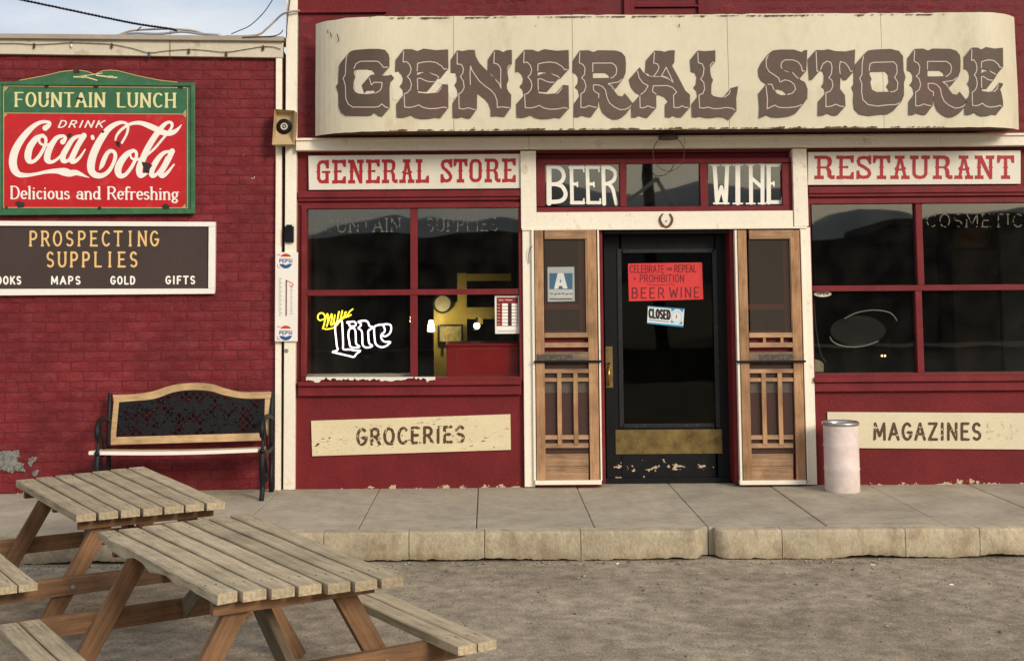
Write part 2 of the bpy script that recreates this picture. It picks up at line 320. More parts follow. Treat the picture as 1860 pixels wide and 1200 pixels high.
# ---------------------------------------------------------------- 2-D fields -> flat meshes (lettering, cut-outs, chips)
def sdpoly(X, Y, pts):
    pts = np.asarray(pts, float); d = np.full(X.shape, 1e9); ins = np.zeros(X.shape, bool); n = len(pts)
    for i in range(n):
        a = pts[i]; b = pts[(i+1) % n]; e = b-a; wx = X-a[0]; wy = Y-a[1]; q = e@e+1e-12
        t = np.clip((wx*e[0]+wy*e[1])/q, 0, 1); d = np.minimum(d, (wx-e[0]*t)**2+(wy-e[1]*t)**2)
        if a[1] != b[1]:
            c = ((a[1] > Y) != (b[1] > Y)) & (X < (b[0]-a[0])*(Y-a[1])/(b[1]-a[1])+a[0]); ins ^= c
    d = np.sqrt(d); return np.where(ins, -d, d)
def sdstroke(X, Y, pts, r=None, ry=None):
    d = np.full(X.shape, 1e9); pts = np.asarray(pts, float)
    k = 1 if ry is None else r/ry
    for a, b in zip(pts[:-1], pts[1:]):
        ax, ay, bx, by = a[0], a[1]*k, b[0], b[1]*k; ex, ey = bx-ax, by-ay; q = ex*ex+ey*ey+1e-12
        t = np.clip(((X-ax)*ex+(Y*k-ay)*ey)/q, 0, 1); rr = r if r is not None else a[2]+(b[2]-a[2])*t
        d = np.minimum(d, np.sqrt((X-ax-ex*t)**2+(Y*k-ay-ey*t)**2)-rr)
    return d
def smooth(pts, k=6, closed=False):
    pts = np.asarray(pts, float); n = len(pts); out = []
    for i in range(n if closed else n-1):
        g = (lambda j: pts[j % n]) if closed else (lambda j: pts[min(max(j, 0), n-1)])
        p0, p1, p2, p3 = g(i-1), g(i), g(i+1), g(i+2)
        for t in np.arange(k)/k:
            out.append(.5*((2*p1)+(-p0+p2)*t+(2*p0-5*p1+4*p2-p3)*t*t+(-p0+3*p1-3*p2+p3)*t**3))
    if not closed: out.append(pts[-1])
    return np.array(out)
def grid(x0, y0, x1, y1, h):
    xs = np.arange(x0, x1+h, h); ys = np.arange(y0, y1+h, h); return np.meshgrid(xs, ys)
def fieldmesh(fields, mapf, run=12):
    """fields: list of (X,Y,D), D<0 inside; returns MB of flat faces"""
    V = []; Fc = []
    for X, Y, D in fields:
        D = np.where(np.abs(D) < 1e-4, 1e-4, D); ins = D < 0
        full = ins[:-1, :-1] & ins[1:, :-1] & ins[:-1, 1:] & ins[1:, 1:]
        anyi = ins[:-1, :-1] | ins[1:, :-1] | ins[:-1, 1:] | ins[1:, 1:]
        h, w = full.shape
        for j in range(h):
            row = full[j]; i = 0
            if row.any():
                idx = np.flatnonzero(np.diff(np.concatenate(([0], row.astype(int), [0]))))
                for a, b in zip(idx[::2], idx[1::2]):
                    k = a
                    while k < b:
                        e = min(k+run, b); n = len(V)
                        V += [(X[j, k], Y[j, k]), (X[j, e], Y[j, e]), (X[j+1, e], Y[j+1, e]), (X[j+1, k], Y[j+1, k])]; Fc.append((n+3, n+2, n+1, n)); k = e
        for j, i in zip(*np.nonzero(anyi & ~full)):
            cs = [(j, i), (j, i+1), (j+1, i+1), (j+1, i)]; poly = []
            for q in range(4):
                a = cs[q]; b = cs[(q+1) % 4]; da = D[a]; db = D[b]
                if da < 0: poly.append((X[a], Y[a]))
                if (da < 0) != (db < 0):
                    t = da/(da-db); poly.append((X[a]+(X[b]-X[a])*t, Y[a]+(Y[b]-Y[a])*t))
            if len(poly) >= 3:
                n = len(V); V += poly; Fc.append(tuple(reversed(range(n, n+len(poly)))))
    mb = MB()
    if V:
        mb.v = [tuple(p) for p in mapf(np.array(V))]; mb.f = Fc
    return mb
def vnoise(X, Y, s, seed=0):
    g = np.random.default_rng(seed); T = g.random((64, 64)); x = X/s; y = Y/s; xi = np.floor(x).astype(int); yi = np.floor(y).astype(int)
    fx = x-xi; fy = y-yi; fx = fx*fx*(3-2*fx); fy = fy*fy*(3-2*fy); q = lambda a, b: T[(b) % 64, (a) % 64]
    return (q(xi, yi)*(1-fx)+q(xi+1, yi)*fx)*(1-fy)+(q(xi, yi+1)*(1-fx)+q(xi+1, yi+1)*fx)*fy
def onY(Y): return lambda p: Pn(p, Y)
def onA(off): return lambda p: An(p, off)
def letters(name, m, parent, fields, mapf, label=None):
    mb = fieldmesh(fields, mapf)
    return mb.build(name, m, parent, label=label) if mb.v else None

# skeleton alphabet: unit height (y down: 0 top, 1 baseline)
def arc(cx, cy, rx, ry, a0, a1, n=10):
    return [(cx+rx*math.cos(math.radians(a)), cy-ry*math.sin(math.radians(a))) for a in np.linspace(a0, a1, n)]
G = {
 'A': (.66, [[(.03, 1), (.33, 0), (.63, 1)], [(.14, .66), (.52, .66)]], [(.03, 1), (.63, 1)]),
 'B': (.6, [[(.08, 0), (.08, 1)], [(.08, 0), (.32, 0)]+arc(.32, .24, .20, .24, 90, -90)+[(.08, .48)], [(.08, .48), (.34, .48)]+arc(.34, .74, .22, .26, 90, -90)+[(.08, 1)]], []),
 'C': (.62, [arc(.34, .5, .28, .5, 48, 312, 16)], []),
 'D': (.64, [[(.08, 0), (.08, 1)], [(.08, 0), (.28, 0)]+arc(.28, .5, .30, .5, 90, -90, 14)+[(.08, 1)]], [(.08, 0), (.08, 1)]),
 'E': (.56, [[(.5, 0), (.08, 0), (.08, 1), (.52, 1)], [(.08, .49), (.42, .49)]], [(.08, 0), (.08, 1)]),
 'F': (.55, [[(.5, 0), (.08, 0), (.08, 1)], [(.08, .49), (.42, .49)]], [(.08, 1), (.08, 0)]),
 'G': (.66, [arc(.34, .5, .28, .5, 48, 350, 18)+[(.62, .56), (.4, .56)]], []),
 'H': (.68, [[(.08, 0), (.08, 1)], [(.6, 0), (.6, 1)], [(.08, .48), (.6, .48)]], [(.08, 0), (.08, 1), (.6, 0), (.6, 1)]),
 'I': (.22, [[(.11, 0), (.11, 1)]], [(.11, 0), (.11, 1)]),
 'K': (.62, [[(.08, 0), (.08, 1)], [(.56, 0), (.1, .58)], [(.24, .42), (.6, 1)]], [(.08, 0), (.08, 1)]),
 'L': (.54, [[(.08, 0), (.08, 1), (.5, 1)]], [(.08, 0)]),
 'M': (.8, [[(.07, 1), (.10, 0), (.40, .78), (.70, 0), (.73, 1)]], [(.07, 1), (.73, 1)]),
 'N': (.68, [[(.08, 1), (.08, 0), (.6, 1), (.6, 0)]], [(.08, 1), (.6, 0)]),
 'O': (.68, [arc(.34, .5, .28, .5, 90, 450, 24)], []),
 'P': (.58, [[(.08, 0), (.08, 1)], [(.08, 0), (.30, 0)]+arc(.30, .27, .22, .27, 90, -90)+[(.08, .54)]], [(.08, 1)]),
 'R': (.62, [[(.08, 0), (.08, 1)], [(.08, 0), (.30, 0)]+arc(.30, .26, .22, .26, 90, -90)+[(.08, .52)], [(.32, .52), (.58, 1)]], [(.08, 1), (.08, 0)]),
 'S': (.58, [arc(.29, .26, .21, .26, 35, 270, 12)+arc(.29, .76, .22, .24, 90, -140, 12)], []),
 'T': (.62, [[(.03, 0), (.59, 0)], [(.31, 0), (.31, 1)]], [(.31, 1)]),
 'U': (.66, [[(.08, 0), (.08, .68)]+arc(.33, .68, .25, .32, 180, 360, 12)+[(.58, 0)]], [(.08, 0), (.58, 0)]),
 'W': (.86, [[(.03, 0), (.22, 1), (.43, .25), (.64, 1), (.83, 0)]], []),
 'Z': (.6, [[(.06, 0), (.54, 0), (.06, 1), (.56, 1)]], []),
 'a': (.5, [[(.40, .95), (.40, .55)]+arc(.24, .56, .16, .17, 0, 160, 8), arc(.22, .80, .17, .18, 60, 400, 14)], [(.43, 1)]),
 'c': (.44, [arc(.25, .69, .18, .30, 50, 310, 14)], []),
 'd': (.54, [[(.44, 0), (.44, 1)], arc(.25, .69, .18, .30, 0, 360, 16)], [(.4, .02), (.47, .98)]),
 'e': (.46, [[(.08, .68), (.42, .66)]+arc(.25, .68, .18, .31, 10, 310, 16)], []),
 'f': (.34, [arc(.26, .15, .12, .15, 30, 180, 8)+[(.14, 1)], [(.02, .40), (.30, .40)]], [(.14, 1)]),
 'g': (.52, [arc(.23, .62, .16, .22, 0, 360, 16), [(.34, .45), (.46, .40)], [(.12, .80), (.14, .92), (.36, 1.0), (.40, 1.12), (.28, 1.26), (.10, 1.22), (.06, 1.08), (.16, .95)]], []),
 'h': (.54, [[(.10, 0), (.10, 1)], arc(.27, .62, .17, .24, 180, 0, 10)+[(.44, 1)]], [(.06, .02), (.10, 1), (.44, 1)]),
 'i': (.24, [[(.12, .40), (.12, 1)], [(.12, .14), (.121, .16)]], [(.09, .41), (.12, 1)]),
 'l': (.24, [[(.12, 0), (.12, 1)]], [(.09, .02), (.12, 1)]),
 'n': (.54, [[(.10, .40), (.10, 1)], arc(.27, .62, .17, .24, 180, 0, 10)+[(.44, 1)]], [(.07, .41), (.10, 1), (.44, 1)]),
 'o': (.5, [arc(.25, .69, .18, .30, 90, 450, 18)], []),
 'r': (.38, [[(.10, .40), (.10, 1)], arc(.28, .62, .18, .22, 180, 60, 8)], [(.07, .41), (.10, 1)]),
 's': (.40, [arc(.20, .53, .13, .14, 30, 270, 10)+arc(.20, .83, .15, .16, 90, -150, 10)], []),
 'u': (.54, [[(.10, .40), (.10, .82)]+arc(.27, .80, .17, .20, 180, 360, 10), [(.44, .40), (.44, 1)]], [(.08, .41), (.41, .41), (.47, 1)]),
 '-': (.4, [[(.06, .55), (.34, .55)]], []), '&': (.5, [[(.06, .55), (.44, .55)]], []), '*': (.3, [[(.15, .5), (.16, .5)]], []),
}
def text(s, x0, x1, ytop, ybase, pen, peny=None, serif=0, slant=0, slope=0, gap=.14, space=.42, h=None, fixed=None, serr=None):
    """letters of s drawn between photo x0..x1 -> list of fields"""
    H = ybase-ytop; tot = 0; pos = []
    for ch in s:
        w = space if ch == ' ' else (fixed or G[ch][0]); pos.append(tot); tot += w+gap
    tot -= gap; k = (x1-x0)/tot; out = []; h = h or max(.4, min(1.0, H/34)); peny = peny or pen
    for ch, p in zip(s, pos):
        if ch == ' ': continue
        w, st, se = G[ch]
        ox = x0+p*k+(((fixed-w)/2*k) if fixed else 0)
        T = lambda q: (ox+q[0]*k+slant*(1-q[1])*H, ytop+q[1]*H+slope*(ox+q[0]*k-x0))
        X, Y = grid(ox-pen*2-2-abs(slant)*H*.3, ytop-pen-2-abs(slope)*(x1-x0), ox+w*k+pen*2+2+abs(slant)*H, ybase+pen+2+.3*H+abs(slope)*(x1-x0), h)
        D = np.full(X.shape, 1e9)
        for s_ in st: D = np.minimum(D, sdstroke(X, Y, [T(q) for q in s_], pen, peny))
        if serif:
            for q in se:
                c = T(q); D = np.minimum(D, sdstroke(X, Y, [(c[0]-serif, c[1]), (c[0]+serif, c[1])], serr or peny))
        out.append((X, Y, D))
    return out

# ================================================================= GROUND, SIDEWALK, SKYLINE
g = MB(); g.box(-900, 900, -1500, 600, GZ-.3, GZ)
go = g.build('ground', M_ground); tag(go, kind='structure')
sw = thing('sidewalk', (0, -1, 0), kind='structure')
J = [-6.6, -5.0, -4.2, -3.39, -2.57, -1.745, -.912, -.092, .725, 1.508, 2.33, 3.148, 3.97, 4.79, 5.61, 7.2]
KX = {-.912: .014, 1.508: .0}
rs = random.Random(3)
for a, b in zip(J[:-1], J[1:]):
    m = MB(); dz = rs.uniform(-.004, .001); gp = .0028
    ya = -1.80
    m.v = []; n = 8
    # slab with slightly tooled (rounded) joint edges
    o = m.box(a+gp, b-gp, ya+.002, .42, GZ+.01, dz).build('slab', M_concrete, sw, bevel=.006)
# kerb sections with broken lower edges
def kerb(xa, xb, parent, ra=.0, rb=.0):
    n = max(10, int((xb-xa)/.014)); V = []; Fc = []; prof = 9
    for i in range(n+1):
        t = i/n; x = xa+(xb-xa)*t
        e = 0
        if ra and x-xa < .09: e += ra*(1-(x-xa)/.09)**2
        if rb and xb-x < .09: e += rb*(1-(xb-x)/.09)**2
        n1 = noise.noise(Vector((x*5, 1.3, 0))); n2 = noise.noise(Vector((x*17, 7.7, 0))); n3 = noise.noise(Vector((x*2.1, 3.1, 4)))
        yf = -1.925+.002*n2+e*.9; n4 = noise.noise(Vector((x*48, 2.2, 1))); chip = max(0, n1*.7+n2*.7+n4*.6-.22)*.030
        zb = GZ+.014+.020*max(-.4, n3*1.2+.5*n1)+.008*n2+.005*n4+e*.25
        zt = -.002
        pr = [(-1.798, zt), (yf+.016+chip, zt-.000), (yf+.005+chip*.8, zt-.004-chip*.5), (yf+.001, zt-.014-chip*1.4), (yf-.001+.002*n2, -.085+.01*n1), (yf+.001+.002*n1, -.14), (yf+.004, zb+.018), (yf+.012, zb), (yf+.16, zb+.004)]
        V += [(x, y, z) for y, z in pr]
    for i in range(n):
        for k in range(prof-1):
            Fc.append((i*prof+k, i*prof+k+1, (i+1)*prof+k+1, (i+1)*prof+k))
    Fc.append(tuple(range(prof))); Fc.append(tuple(n*prof+k for k in reversed(range(prof))))
    mb = MB(); mb.v = V; mb.f = Fc
    o = mb.build('kerb_stone', M_kerb, parent, smooth=True)
    md = o.modifiers.new('es', 'EDGE_SPLIT'); md.split_angle = math.radians(50); return o
kx = [-6.6, -4.9, -3.6, -2.72, -1.9, -1.13, -.55, -.035, .62, 1.465]
for i in range(len(kx)-1): kerb(kx[i]+.0025, kx[i+1]-.0025, sw, rb=.08 if i == len(kx)-2 else 0)
kx = [1.545, 1.99, 2.83, 3.335, 3.69, 4.6, 5.6, 7.2]
for i in range(len(kx)-1): kerb(kx[i]+.0025, kx[i+1]-.0025, sw, ra=.07 if i == 0 else 0)
MB().box(-6.6, 7.2, -1.75, .4, GZ-.05, GZ+.008).build('slab_bed', M_chip, sw)
# loose grit and pebbles
pm = MB()
for i in range(5200):
    x = rs.uniform(-5, 5.4); y = -1.93-abs(rs.gauss(0, 1))*1.4 if i % 3 else -1.94-rs.random()*.12
    if y < -6.2: continue
    r = rs.uniform(.0025, .0075)*(1.9 if rs.random() < .07 else 1)
    c = Vector((x, y, GZ+r*.35)); vs = [c+Vector((math.cos(a)*r*rs.uniform(.7, 1.2), math.sin(a)*r*rs.uniform(.7, 1.2), 0)) for a in (0, 1.26, 2.5, 3.8, 5)]
    vs.append(c+Vector((0, 0, r*.7))); pm.add(vs, [(0, 1, 5), (1, 2, 5), (2, 3, 5), (3, 4, 5), (4, 0, 5)])
tag(pm.build('gravel', mat('loose_grit', (.36, .31, .24), .9, .35, 60, 0, col2=(.09, .075, .06), c2=(.5, .55), c2scale=25, coord='World')), 'scattered grit and small stones lying on the grey parking ground', 'gravel', kind='stuff')
# bits of litter on the ground
for i, (px, py, lab) in enumerate([(1585, 1026, 'white scrap of paper lying just below the kerb, right of the barrel'), (1728, 1062, 'white cigarette butt lying alone on the open ground at right'), (1122, 1024, 'pale stone chip lying below the kerb in front of the door')]):
    c = PZ(px, py, GZ); m = MB().box(-.014, .014, -.006, .006, 0, .007); o = m.build('litter', M_white, None, bevel=.002)
    o.location = (c[0], c[1], GZ+.004); o.rotation_euler = (0, 0, .6*i-.5); tag(o, lab, 'litter', 'bits of litter on the ground')
# far hills all round and dark town buildings behind the viewpoint (they show in the window panes)
hm = MB(); n = 220
for i in range(n+1):
    a = math.radians(180+10+160*i/n); d = 900; h = 27+20*noise.noise(Vector((i*.035, 0, 3)))+9*noise.noise(Vector((i*.16, 2, 3)))+3*noise.noise(Vector((i*.6, 2, 8)))
    h = max(h, 12); x, y = d*math.cos(a), d*math.sin(a)
    hm.v += [(x, y, -2), (x*1.04, y*1.04, h*.55), (x*1.12, y*1.12, h)]
for i in range(n):
    for k in range(2): b = i*3+k; hm.f.append((b, b+3, b+4, b+1))
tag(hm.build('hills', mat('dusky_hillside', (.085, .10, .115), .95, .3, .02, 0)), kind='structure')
hm = MB(); n = 260
for i in range(n+1):
    a = math.radians(180+5+170*i/n); d = 2600; h = 150+70*noise.noise(Vector((i*.045, 5, 3)))+26*noise.noise(Vector((i*.19, 2, 6)))+8*noise.noise(Vector((i*.7, 2, 8)))
    hm.v += [(d*math.cos(a), d*math.sin(a), -2), (d*1.05*math.cos(a), d*1.05*math.sin(a), h*.6), (d*1.14*math.cos(a), d*1.14*math.sin(a), h)]
for i in range(n):
    for k in range(2): b = i*3+k; hm.f.append((b, b+3, b+4, b+1))
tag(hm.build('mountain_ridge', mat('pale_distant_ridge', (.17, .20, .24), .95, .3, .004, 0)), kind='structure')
house = thing('house', (5, -34, GZ), 'long low dark house facing the store from across the road', 'house')
hh = MB(); hh.box(-9, 3.0, -36, -30, GZ, 2.5); hh.build('wall', mat('dark_house_wall', (.03, .028, .027), .9, .2, 1, 0), house)
hh = MB(); hh.prism([(-9.6, 2.5), (3.6, 2.5), (2.2, 3.35), (-8.4, 3.35)], -36.5, -29.5); hh.build('roof', mat('dark_house_roof', (.02, .02, .022), .9, .2, 1, 0), house)
house2 = thing('house', (10, -34, GZ), 'small dark building with a sloping flat roof across the road from the right window', 'house')
hh = MB(); hh.box(10.9, 15.0, -40, -32, GZ, 3.1); hh.build('wall', MATS['dark_house_wall'], house2); MB().hexa([(10.7, -31.8, 3.1), (15.2, -31.8, 3.1), (15.2, -31.8, 3.5), (10.7, -31.8, 3.25)], [(10.7, -40, 3.1), (15.2, -40, 3.1), (15.2, -40, 3.5), (10.7, -40, 3.25)]).build('roof', MATS['dark_house_roof'], house2)
house3 = thing('house', (20, -36, GZ), 'larger dark building across the road at the far right', 'house')
MB().box(15.4, 34, -44, -33, GZ, 3.75).build('wall', MATS['dark_house_wall'], house3); MB().box(15.3, 34.2, -44.1, -32.8, 3.75, 3.95).build('roof', MATS['dark_house_roof'], house3)
tag(MB().box(-400, 400, -29.4, -13.5, GZ-.2, GZ+.004).build('road', mat('dark_road_asphalt', (.030, .029, .028), 1.0, .2, .6, 0, coord='World', spec=.02)), kind='structure')  # unseen road, added dark so the lower window panes reflect little light
up = thing('utility_pole', (4.9, -27, GZ), 'dark timber utility pole with a crossarm and two pale braces across the road', 'utility pole')
MB().tube([(5.2, -27, GZ), (4.2, -27, 9)], [.19, .14], 12).build('pole', mat('creosoted_pole', (.03, .024, .02), .9, .2, 3, 0), up, smooth=True)
MB().beam((3.2, -26.8, 8.2), (5.4, -26.8, 8.2), .1, .12).build('crossarm', MATS['creosoted_pole'], up)
for s_ in (-1, 1): MB().beam((4.98, -26.7, 4.0), (4.98+s_*(2.6 if s_ > 0 else 4.2), -26.7, GZ if s_ > 0 else 1.0), .10, .13, (0, 1, 0)).build('brace', M_fascia, up)
wires = MB(); 
for dx in (-1, 0, 1): wires.tube([Vector((4.3+dx*.9+t*38*.9-19, -26.8-(t-.5)*30, 8.35-2.2*(4*t*(1-t))*.5)) for t in np.linspace(0, 1, 14)], .012, 5)
tag(wires.build('overhead_wire', M_black), 'overhead wires sagging across the road past the utility pole', 'wires')

# ================================================================= THE STORE BUILDING
st = thing('store_building', (1.45, 0, 0), 'dark red general store front with cream trim, two large windows and a central door', 'building')
X = lambda px, py=600, Y=0: P(px, py, Y)[0]
Z = lambda px, py, Y=0: P(px, py, Y)[2]
XL, XR = X(540), 4.75
zc0, zc1 = Z(1200, 272.5), Z(1200, 250)          # cornice band
ztop = 5.6
MB().box(XL, XR, .0, .25, zc0-.02, ztop).build('wall_backing', M_mortar, st)
MB().box(XR, XR+2.6, .0, .25, -.1, ztop).build('side_pier', M_red, st)
MB().box(XL, XR+2.6, .25, 7, ztop-.2, ztop).build('roof', M_dark, st)
MB().box(XR+2.4, XR+2.6, .25, 7, -.1, ztop-.2).build('side_wall', M_red, st)
MB().box(XL-.06, XL+.1, .25, 7, -.1, ztop-.2).build('side_wall', M_red, st)
# head and bulkhead panels
pbox('head_panel', M_red, st, 538, 270, 951, 374, .005, .2, .002)
pbox('jamb_panel', M_red, st, 536, 374, 553, 690, .005, .2, .002)
pbox('bulkhead_panel', M_red, st, 536, 690, 954, 915, .0, .2, .002)
pbox('head_panel', M_red, st, 1464, 265, 1885, 366, .005, .2, .002)
pbox('bulkhead_panel', M_red, st, 1476, 690, 1885, 912, .0, .2, .002)
pbox('jamb_panel', M_red, st, 1886, 366, 1892, 690, .005, .2, .002)
pbox('corner_board', M_cream, st, 1894, 272, 1918, 912, -.04, .2, .004)
# bricks of the upper wall that the big sign leaves visible
def brick_meshes(mat_, n=8, Lb=.200, Hb=.0735, D=.05):
    out = []
    for q in range(n):
        r = random.Random(100+q); nx, nz = 5, 2; V = []; Fc = []
        for j in range(nz+1):
            for i in range(nx+1):
                ed = i in (0, nx) or j in (0, nz)
                V.append((-Lb/2+Lb*i/nx+(0 if not ed else r.uniform(-.002, .002)), (.0030 if ed else 0)+r.uniform(-.0028, .0022), -Hb/2+Hb*j/nz+(r.uniform(-.003, .003) if j in (0, nz) else r.uniform(-.008, .008))))
        for j in range(nz):
            for i in range(nx): a = j*(nx+1)+i; Fc.append((a, a+1, a+nx+2, a+nx+1))
        k = len(V); V += [(-Lb/2, D, -Hb/2), (Lb/2, D, -Hb/2), (Lb/2, D, Hb/2), (-Lb/2, D, Hb/2)]
        Fc += [tuple([k]+[k+1]+list(range(nx, -1, -1))), tuple([k+2, k+3]+[(nz)*(nx+1)+i for i in range(nx+1)]),
               tuple([k+3, k]+[j*(nx+1) for j in range(nz+1)]), tuple([k+1, k+2]+[j*(nx+1)+nx for j in range(nz, -1, -1)])]
        me = bpy.data.meshes.new('brick'); me.from_pydata(V, [], Fc); me.materials.append(mat_); out.append(me)
    return out
BR = brick_meshes(M_redbrick)
def put_brick(parent, loc, sx=1):
    me = rs.choice(BR); o = bpy.data.objects.new('brick', me); C.objects.link(o); o.parent = parent; o.location = loc; o.scale = (sx, 1, 1)
    return o
CH = .0815; BL = .210
zled = Z(640, 22)
def to_px(p):
    d = np.array(p)-CAM; w = d@f_; return CX+F*(d@R)/w, CY-F*(d@U)/w
row = 0; z = zc1+.02
while z < 4.25:
    off = (row % 2)*BL/2; x = XL+.02+off-BL/2
    while x < 4.7:
        xa, xb = max(x, XL+.005), min(x+BL, 4.74)
        if xb-xa > .05:
            pxl, pyl = to_px((xa, 0, z+CH/2)); pxr, _ = to_px((xb, 0, z+CH/2))
            if (pxl < 580 or pxr > 1842 or pyl < 44) and not (pxr > 1120 and pxl < 1285 and pyl < 44) and not (pyl < 20 and pxl < 700):
                put_brick(st, (((xa+xb)/2)-1.45, -.002, z+CH/2), (xb-xa-.006)/.2)
        x += BL
    row += 1; z += CH
# raised painted panel above the ledge, and the vent
pbox('raised_panel', M_red, st, 541, -60, 700, 19, -.022, .03, .003)
pbox('ledge', M_redtrim, st, 541, 18, 702, 23, -.034, .04, .002)
pbox('downpipe_batten', M_redtrim, st, 1133, -60, 1144, 34, -.035, .04, .004)
vent = pbox('vent', M_void, st, 1152, -60, 1268, 34, .02, .06, 0)
pbox('vent_surround', M_red, st, 1144, -60, 1152, 34, -.03, .06, .002); pbox('vent_surround', M_red, st, 1268, -60, 1284, 34, -.03, .06, .002)
for k in range(6):
    y = 26-17*k; a = P(1152, y-1, -.0); b = P(1268, y-1, -.0); z_ = a[2]
    MB().hexa([(a[0], -.028, z_-.030), (b[0], -.028, z_-.030), (b[0], -.028, z_-.018), (a[0], -.028, z_-.018)], [(a[0], .05, z_+.012), (b[0], .05, z_+.012), (b[0], .05, z_+.024), (a[0], .05, z_+.024)]).build('louvre_slat', M_redtrim, vent, bevel=.002)
# cornice band (two stretches butted at the bracket)
for (a, b, nm) in ((541, 960, 0), (960, 1240, 0), (1240, 1700, 0), (1700, 1890, 0)):
    xa, xb = X(a, 262), X(b, 262)
    m = MB().box(xa+.001, xb-.001, -.115, 0, zc0+.006, zc1-.018); m.box(xa+.001, xb-.001, -.135, 0, zc1-.018, zc1+.002); m.build('cornice_board', M_cream, st, bevel=.003)
# corner post and its battens
zp0 = Z(520, 890)-.0
MB().box(X(516.5, 600, -.05), X(537, 600, -.05), -.06, .2, 0.0, ztop).build('corner_board', M_cream, st, bevel=.004)
# cream door surround
pbox('door_case_board', M_cream, st, 946, 274, 974, 415, -.055, .2, .003)
pbox('door_case_board', M_cream, st, 951, 417, 970, 884, -.050, .2, .003)
pbox('door_case_board', M_cream, st, 1441, 270, 1467, 411, -.055, .2, .003)
pbox('door_case_board', M_cream, st, 1459, 413, 1478, 880, -.050, .2, .003)
pbox('door_header', M_cream, st, 974.5, 384, 1440.5, 413, -.053, .2, .003)
pbox('drip_strip', M_cream, st, 948, 413, 1466, 416.5, -.065, .05, .001)
pbox('head_panel', M_red, st, 974, 262, 1441, 290, .06, .1, .002)

# ---- windows
def window(x0, y0, x1, y1, xm0, xm1, ym0, ym1, right, label):
    fr = MB()
    pxbox(fr, x0-9, y0-9, x1+(8 if not right else 10), y0, -.028, .08); pxbox(fr, x0-9, y0, x0, y1, -.028, .08); pxbox(fr, x1, y0, x1+8, y1, -.028, .08); pxbox(fr, x0-9, y1, x1+8, y1+7, -.028, .08)
    w = fr.build('window', M_redtrim, st, bevel=.003, label=label)
    pbox('muntin', M_redtrim, w, xm0, y0, xm1, ym0, -.012, .06, .004); pbox('muntin', M_redtrim, w, xm0, ym1, xm1, y1, -.012, .06, .004)
    pbox('muntin', M_redtrim, w, x0, ym0, x1, ym1, -.018, .066, .004)
    for (a, b, c, d) in ((x0, y0, xm0, ym0), (xm1, y0, x1, ym0), (x0, ym1, xm0, y1), (xm1, ym1, x1, y1)):
        pbox('pane', M_glass, w, a, b, c, d, .03, .004, 0)
    return w
wl = window(556, 378, 943, 685, 745, 758, 525.5, 536, 0, 'left shop window with a lit beer sign inside')
wr = window(1476, 369, 1878, 677, 1665, 1677, 517.5, 528, 1, 'right shop window with an unlit oval tube sign inside')
for (a, b, c, d, e) in ((541, 947, 685, 700, 718), (1479, 1884, 677, 693, 710)):
    pbox('sill', M_redtrim, st, a, c+7, b, d, -.075, .09, .005); pbox('sill_moulding', M_redtrim, st, a, d, b, e, -.045, .06, .006)
pbox('head_moulding', M_redtrim, st, 541, 346, 946, 358, -.040, .05, .005); pbox('head_moulding', M_redtrim, st, 541, 358, 946, 364, -.022, .03, .002)
pbox('head_moulding', M_redtrim, st, 1469, 338, 1884, 350, -.040, .05, .005); pbox('head_moulding', M_redtrim, st, 1469, 350, 1884, 356, -.022, .03, .002)
# ---- transom over the door
tr = MB()
for q in ((975, 288, 1440, 297), (975, 375, 1440, 384), (975, 297, 990, 375), (1126, 297, 1138, 375), (1272, 297, 1286, 375), (1421, 297, 1440, 375)): pxbox(tr, *q, -.012, .07)
tw = tr.build('transom_window', M_redtrim, st, bevel=.003)
for (a, b) in ((990, 1126), (1138, 1272), (1286, 1421)):
    p0, p1, p2, p3 = P(a, 375, .03), P(b, 375, .03), P(b, 297, .03), P(a, 297, .03)
    t = -.006
    m = MB().hexa([p0, p1, p2+[0, t, 0], p3+[0, t, 0]], [p0+[0, .004, 0], p1+[0, .004, 0], p2+[0, t+.004, 0], p3+[0, t+.004, 0]])
    m.build('pane', M_glass2, tw)
# ---- side lights beside the door (seen through the screens)
for dx in (0, 372):
    sl = MB()
    for q in ((975, 417, 986, 884), (1052, 417, 1066, 610), (986, 417, 1052, 432), (986, 552, 1052, 562), (986, 600, 1052, 884), (1052, 610, 1090, 884), (1066, 417, 1090, 610)): pxbox(sl, q[0]+dx, q[1], q[2]+dx, q[3], -.03, .05)
    s_ = sl.build('side_light', M_redtrim, st, bevel=.002)
    pbox('pane', M_glassdoor, s_, 986+dx, 432, 1052+dx, 552, -.005, .004, 0); pbox('pane', M_glassdoor, s_, 986+dx, 562, 1052+dx, 600, -.005, .004, 0)
    pbox('panel_strip', mat('pinkish_grey_paint', (.36, .29, .26), .6, .1, 8, 0), s_, 988+dx, 694, 1068+dx, 713, -.038, .007, .001)
# ---- door
pbox('door_jamb', M_redtrim, st, 1088, 417, 1097, 878, -.01, .26, .002); pbox('door_jamb', M_redtrim, st, 1330, 417, 1343, 878, -.01, .26, .002)
pbox('door_jamb', M_black, st, 1097, 412, 1330, 424, .0, .25, .002)
pbox('threshold', M_black, st, 1093, 868, 1336, 884, .16, .14, .002)
dr = MB()
for q in ((1099, 422, 1128, 870), (1300, 422, 1330, 870), (1128, 422, 1300, 456), (1128, 771, 1300, 870)): pxbox(dr, *q, .20, .045)
door = dr.build('door', M_black, st, bevel=.004, label='black half-glazed entrance door')
dm = MB()
for q in ((1123, 452, 1131, 776), (1297, 452, 1305, 776), (1131, 452, 1297, 459), (1131, 769, 1297, 776)): pxbox(dm, *q, .188, .02)
dm.build('glazing_bead', mat('worn_black_paint', (.012, .0125, .014), .4, .3, 20, 0, col2=(.16, .15, .13), c2=(.62, .72), c2scale=30, coord='World'), door, bevel=.002)
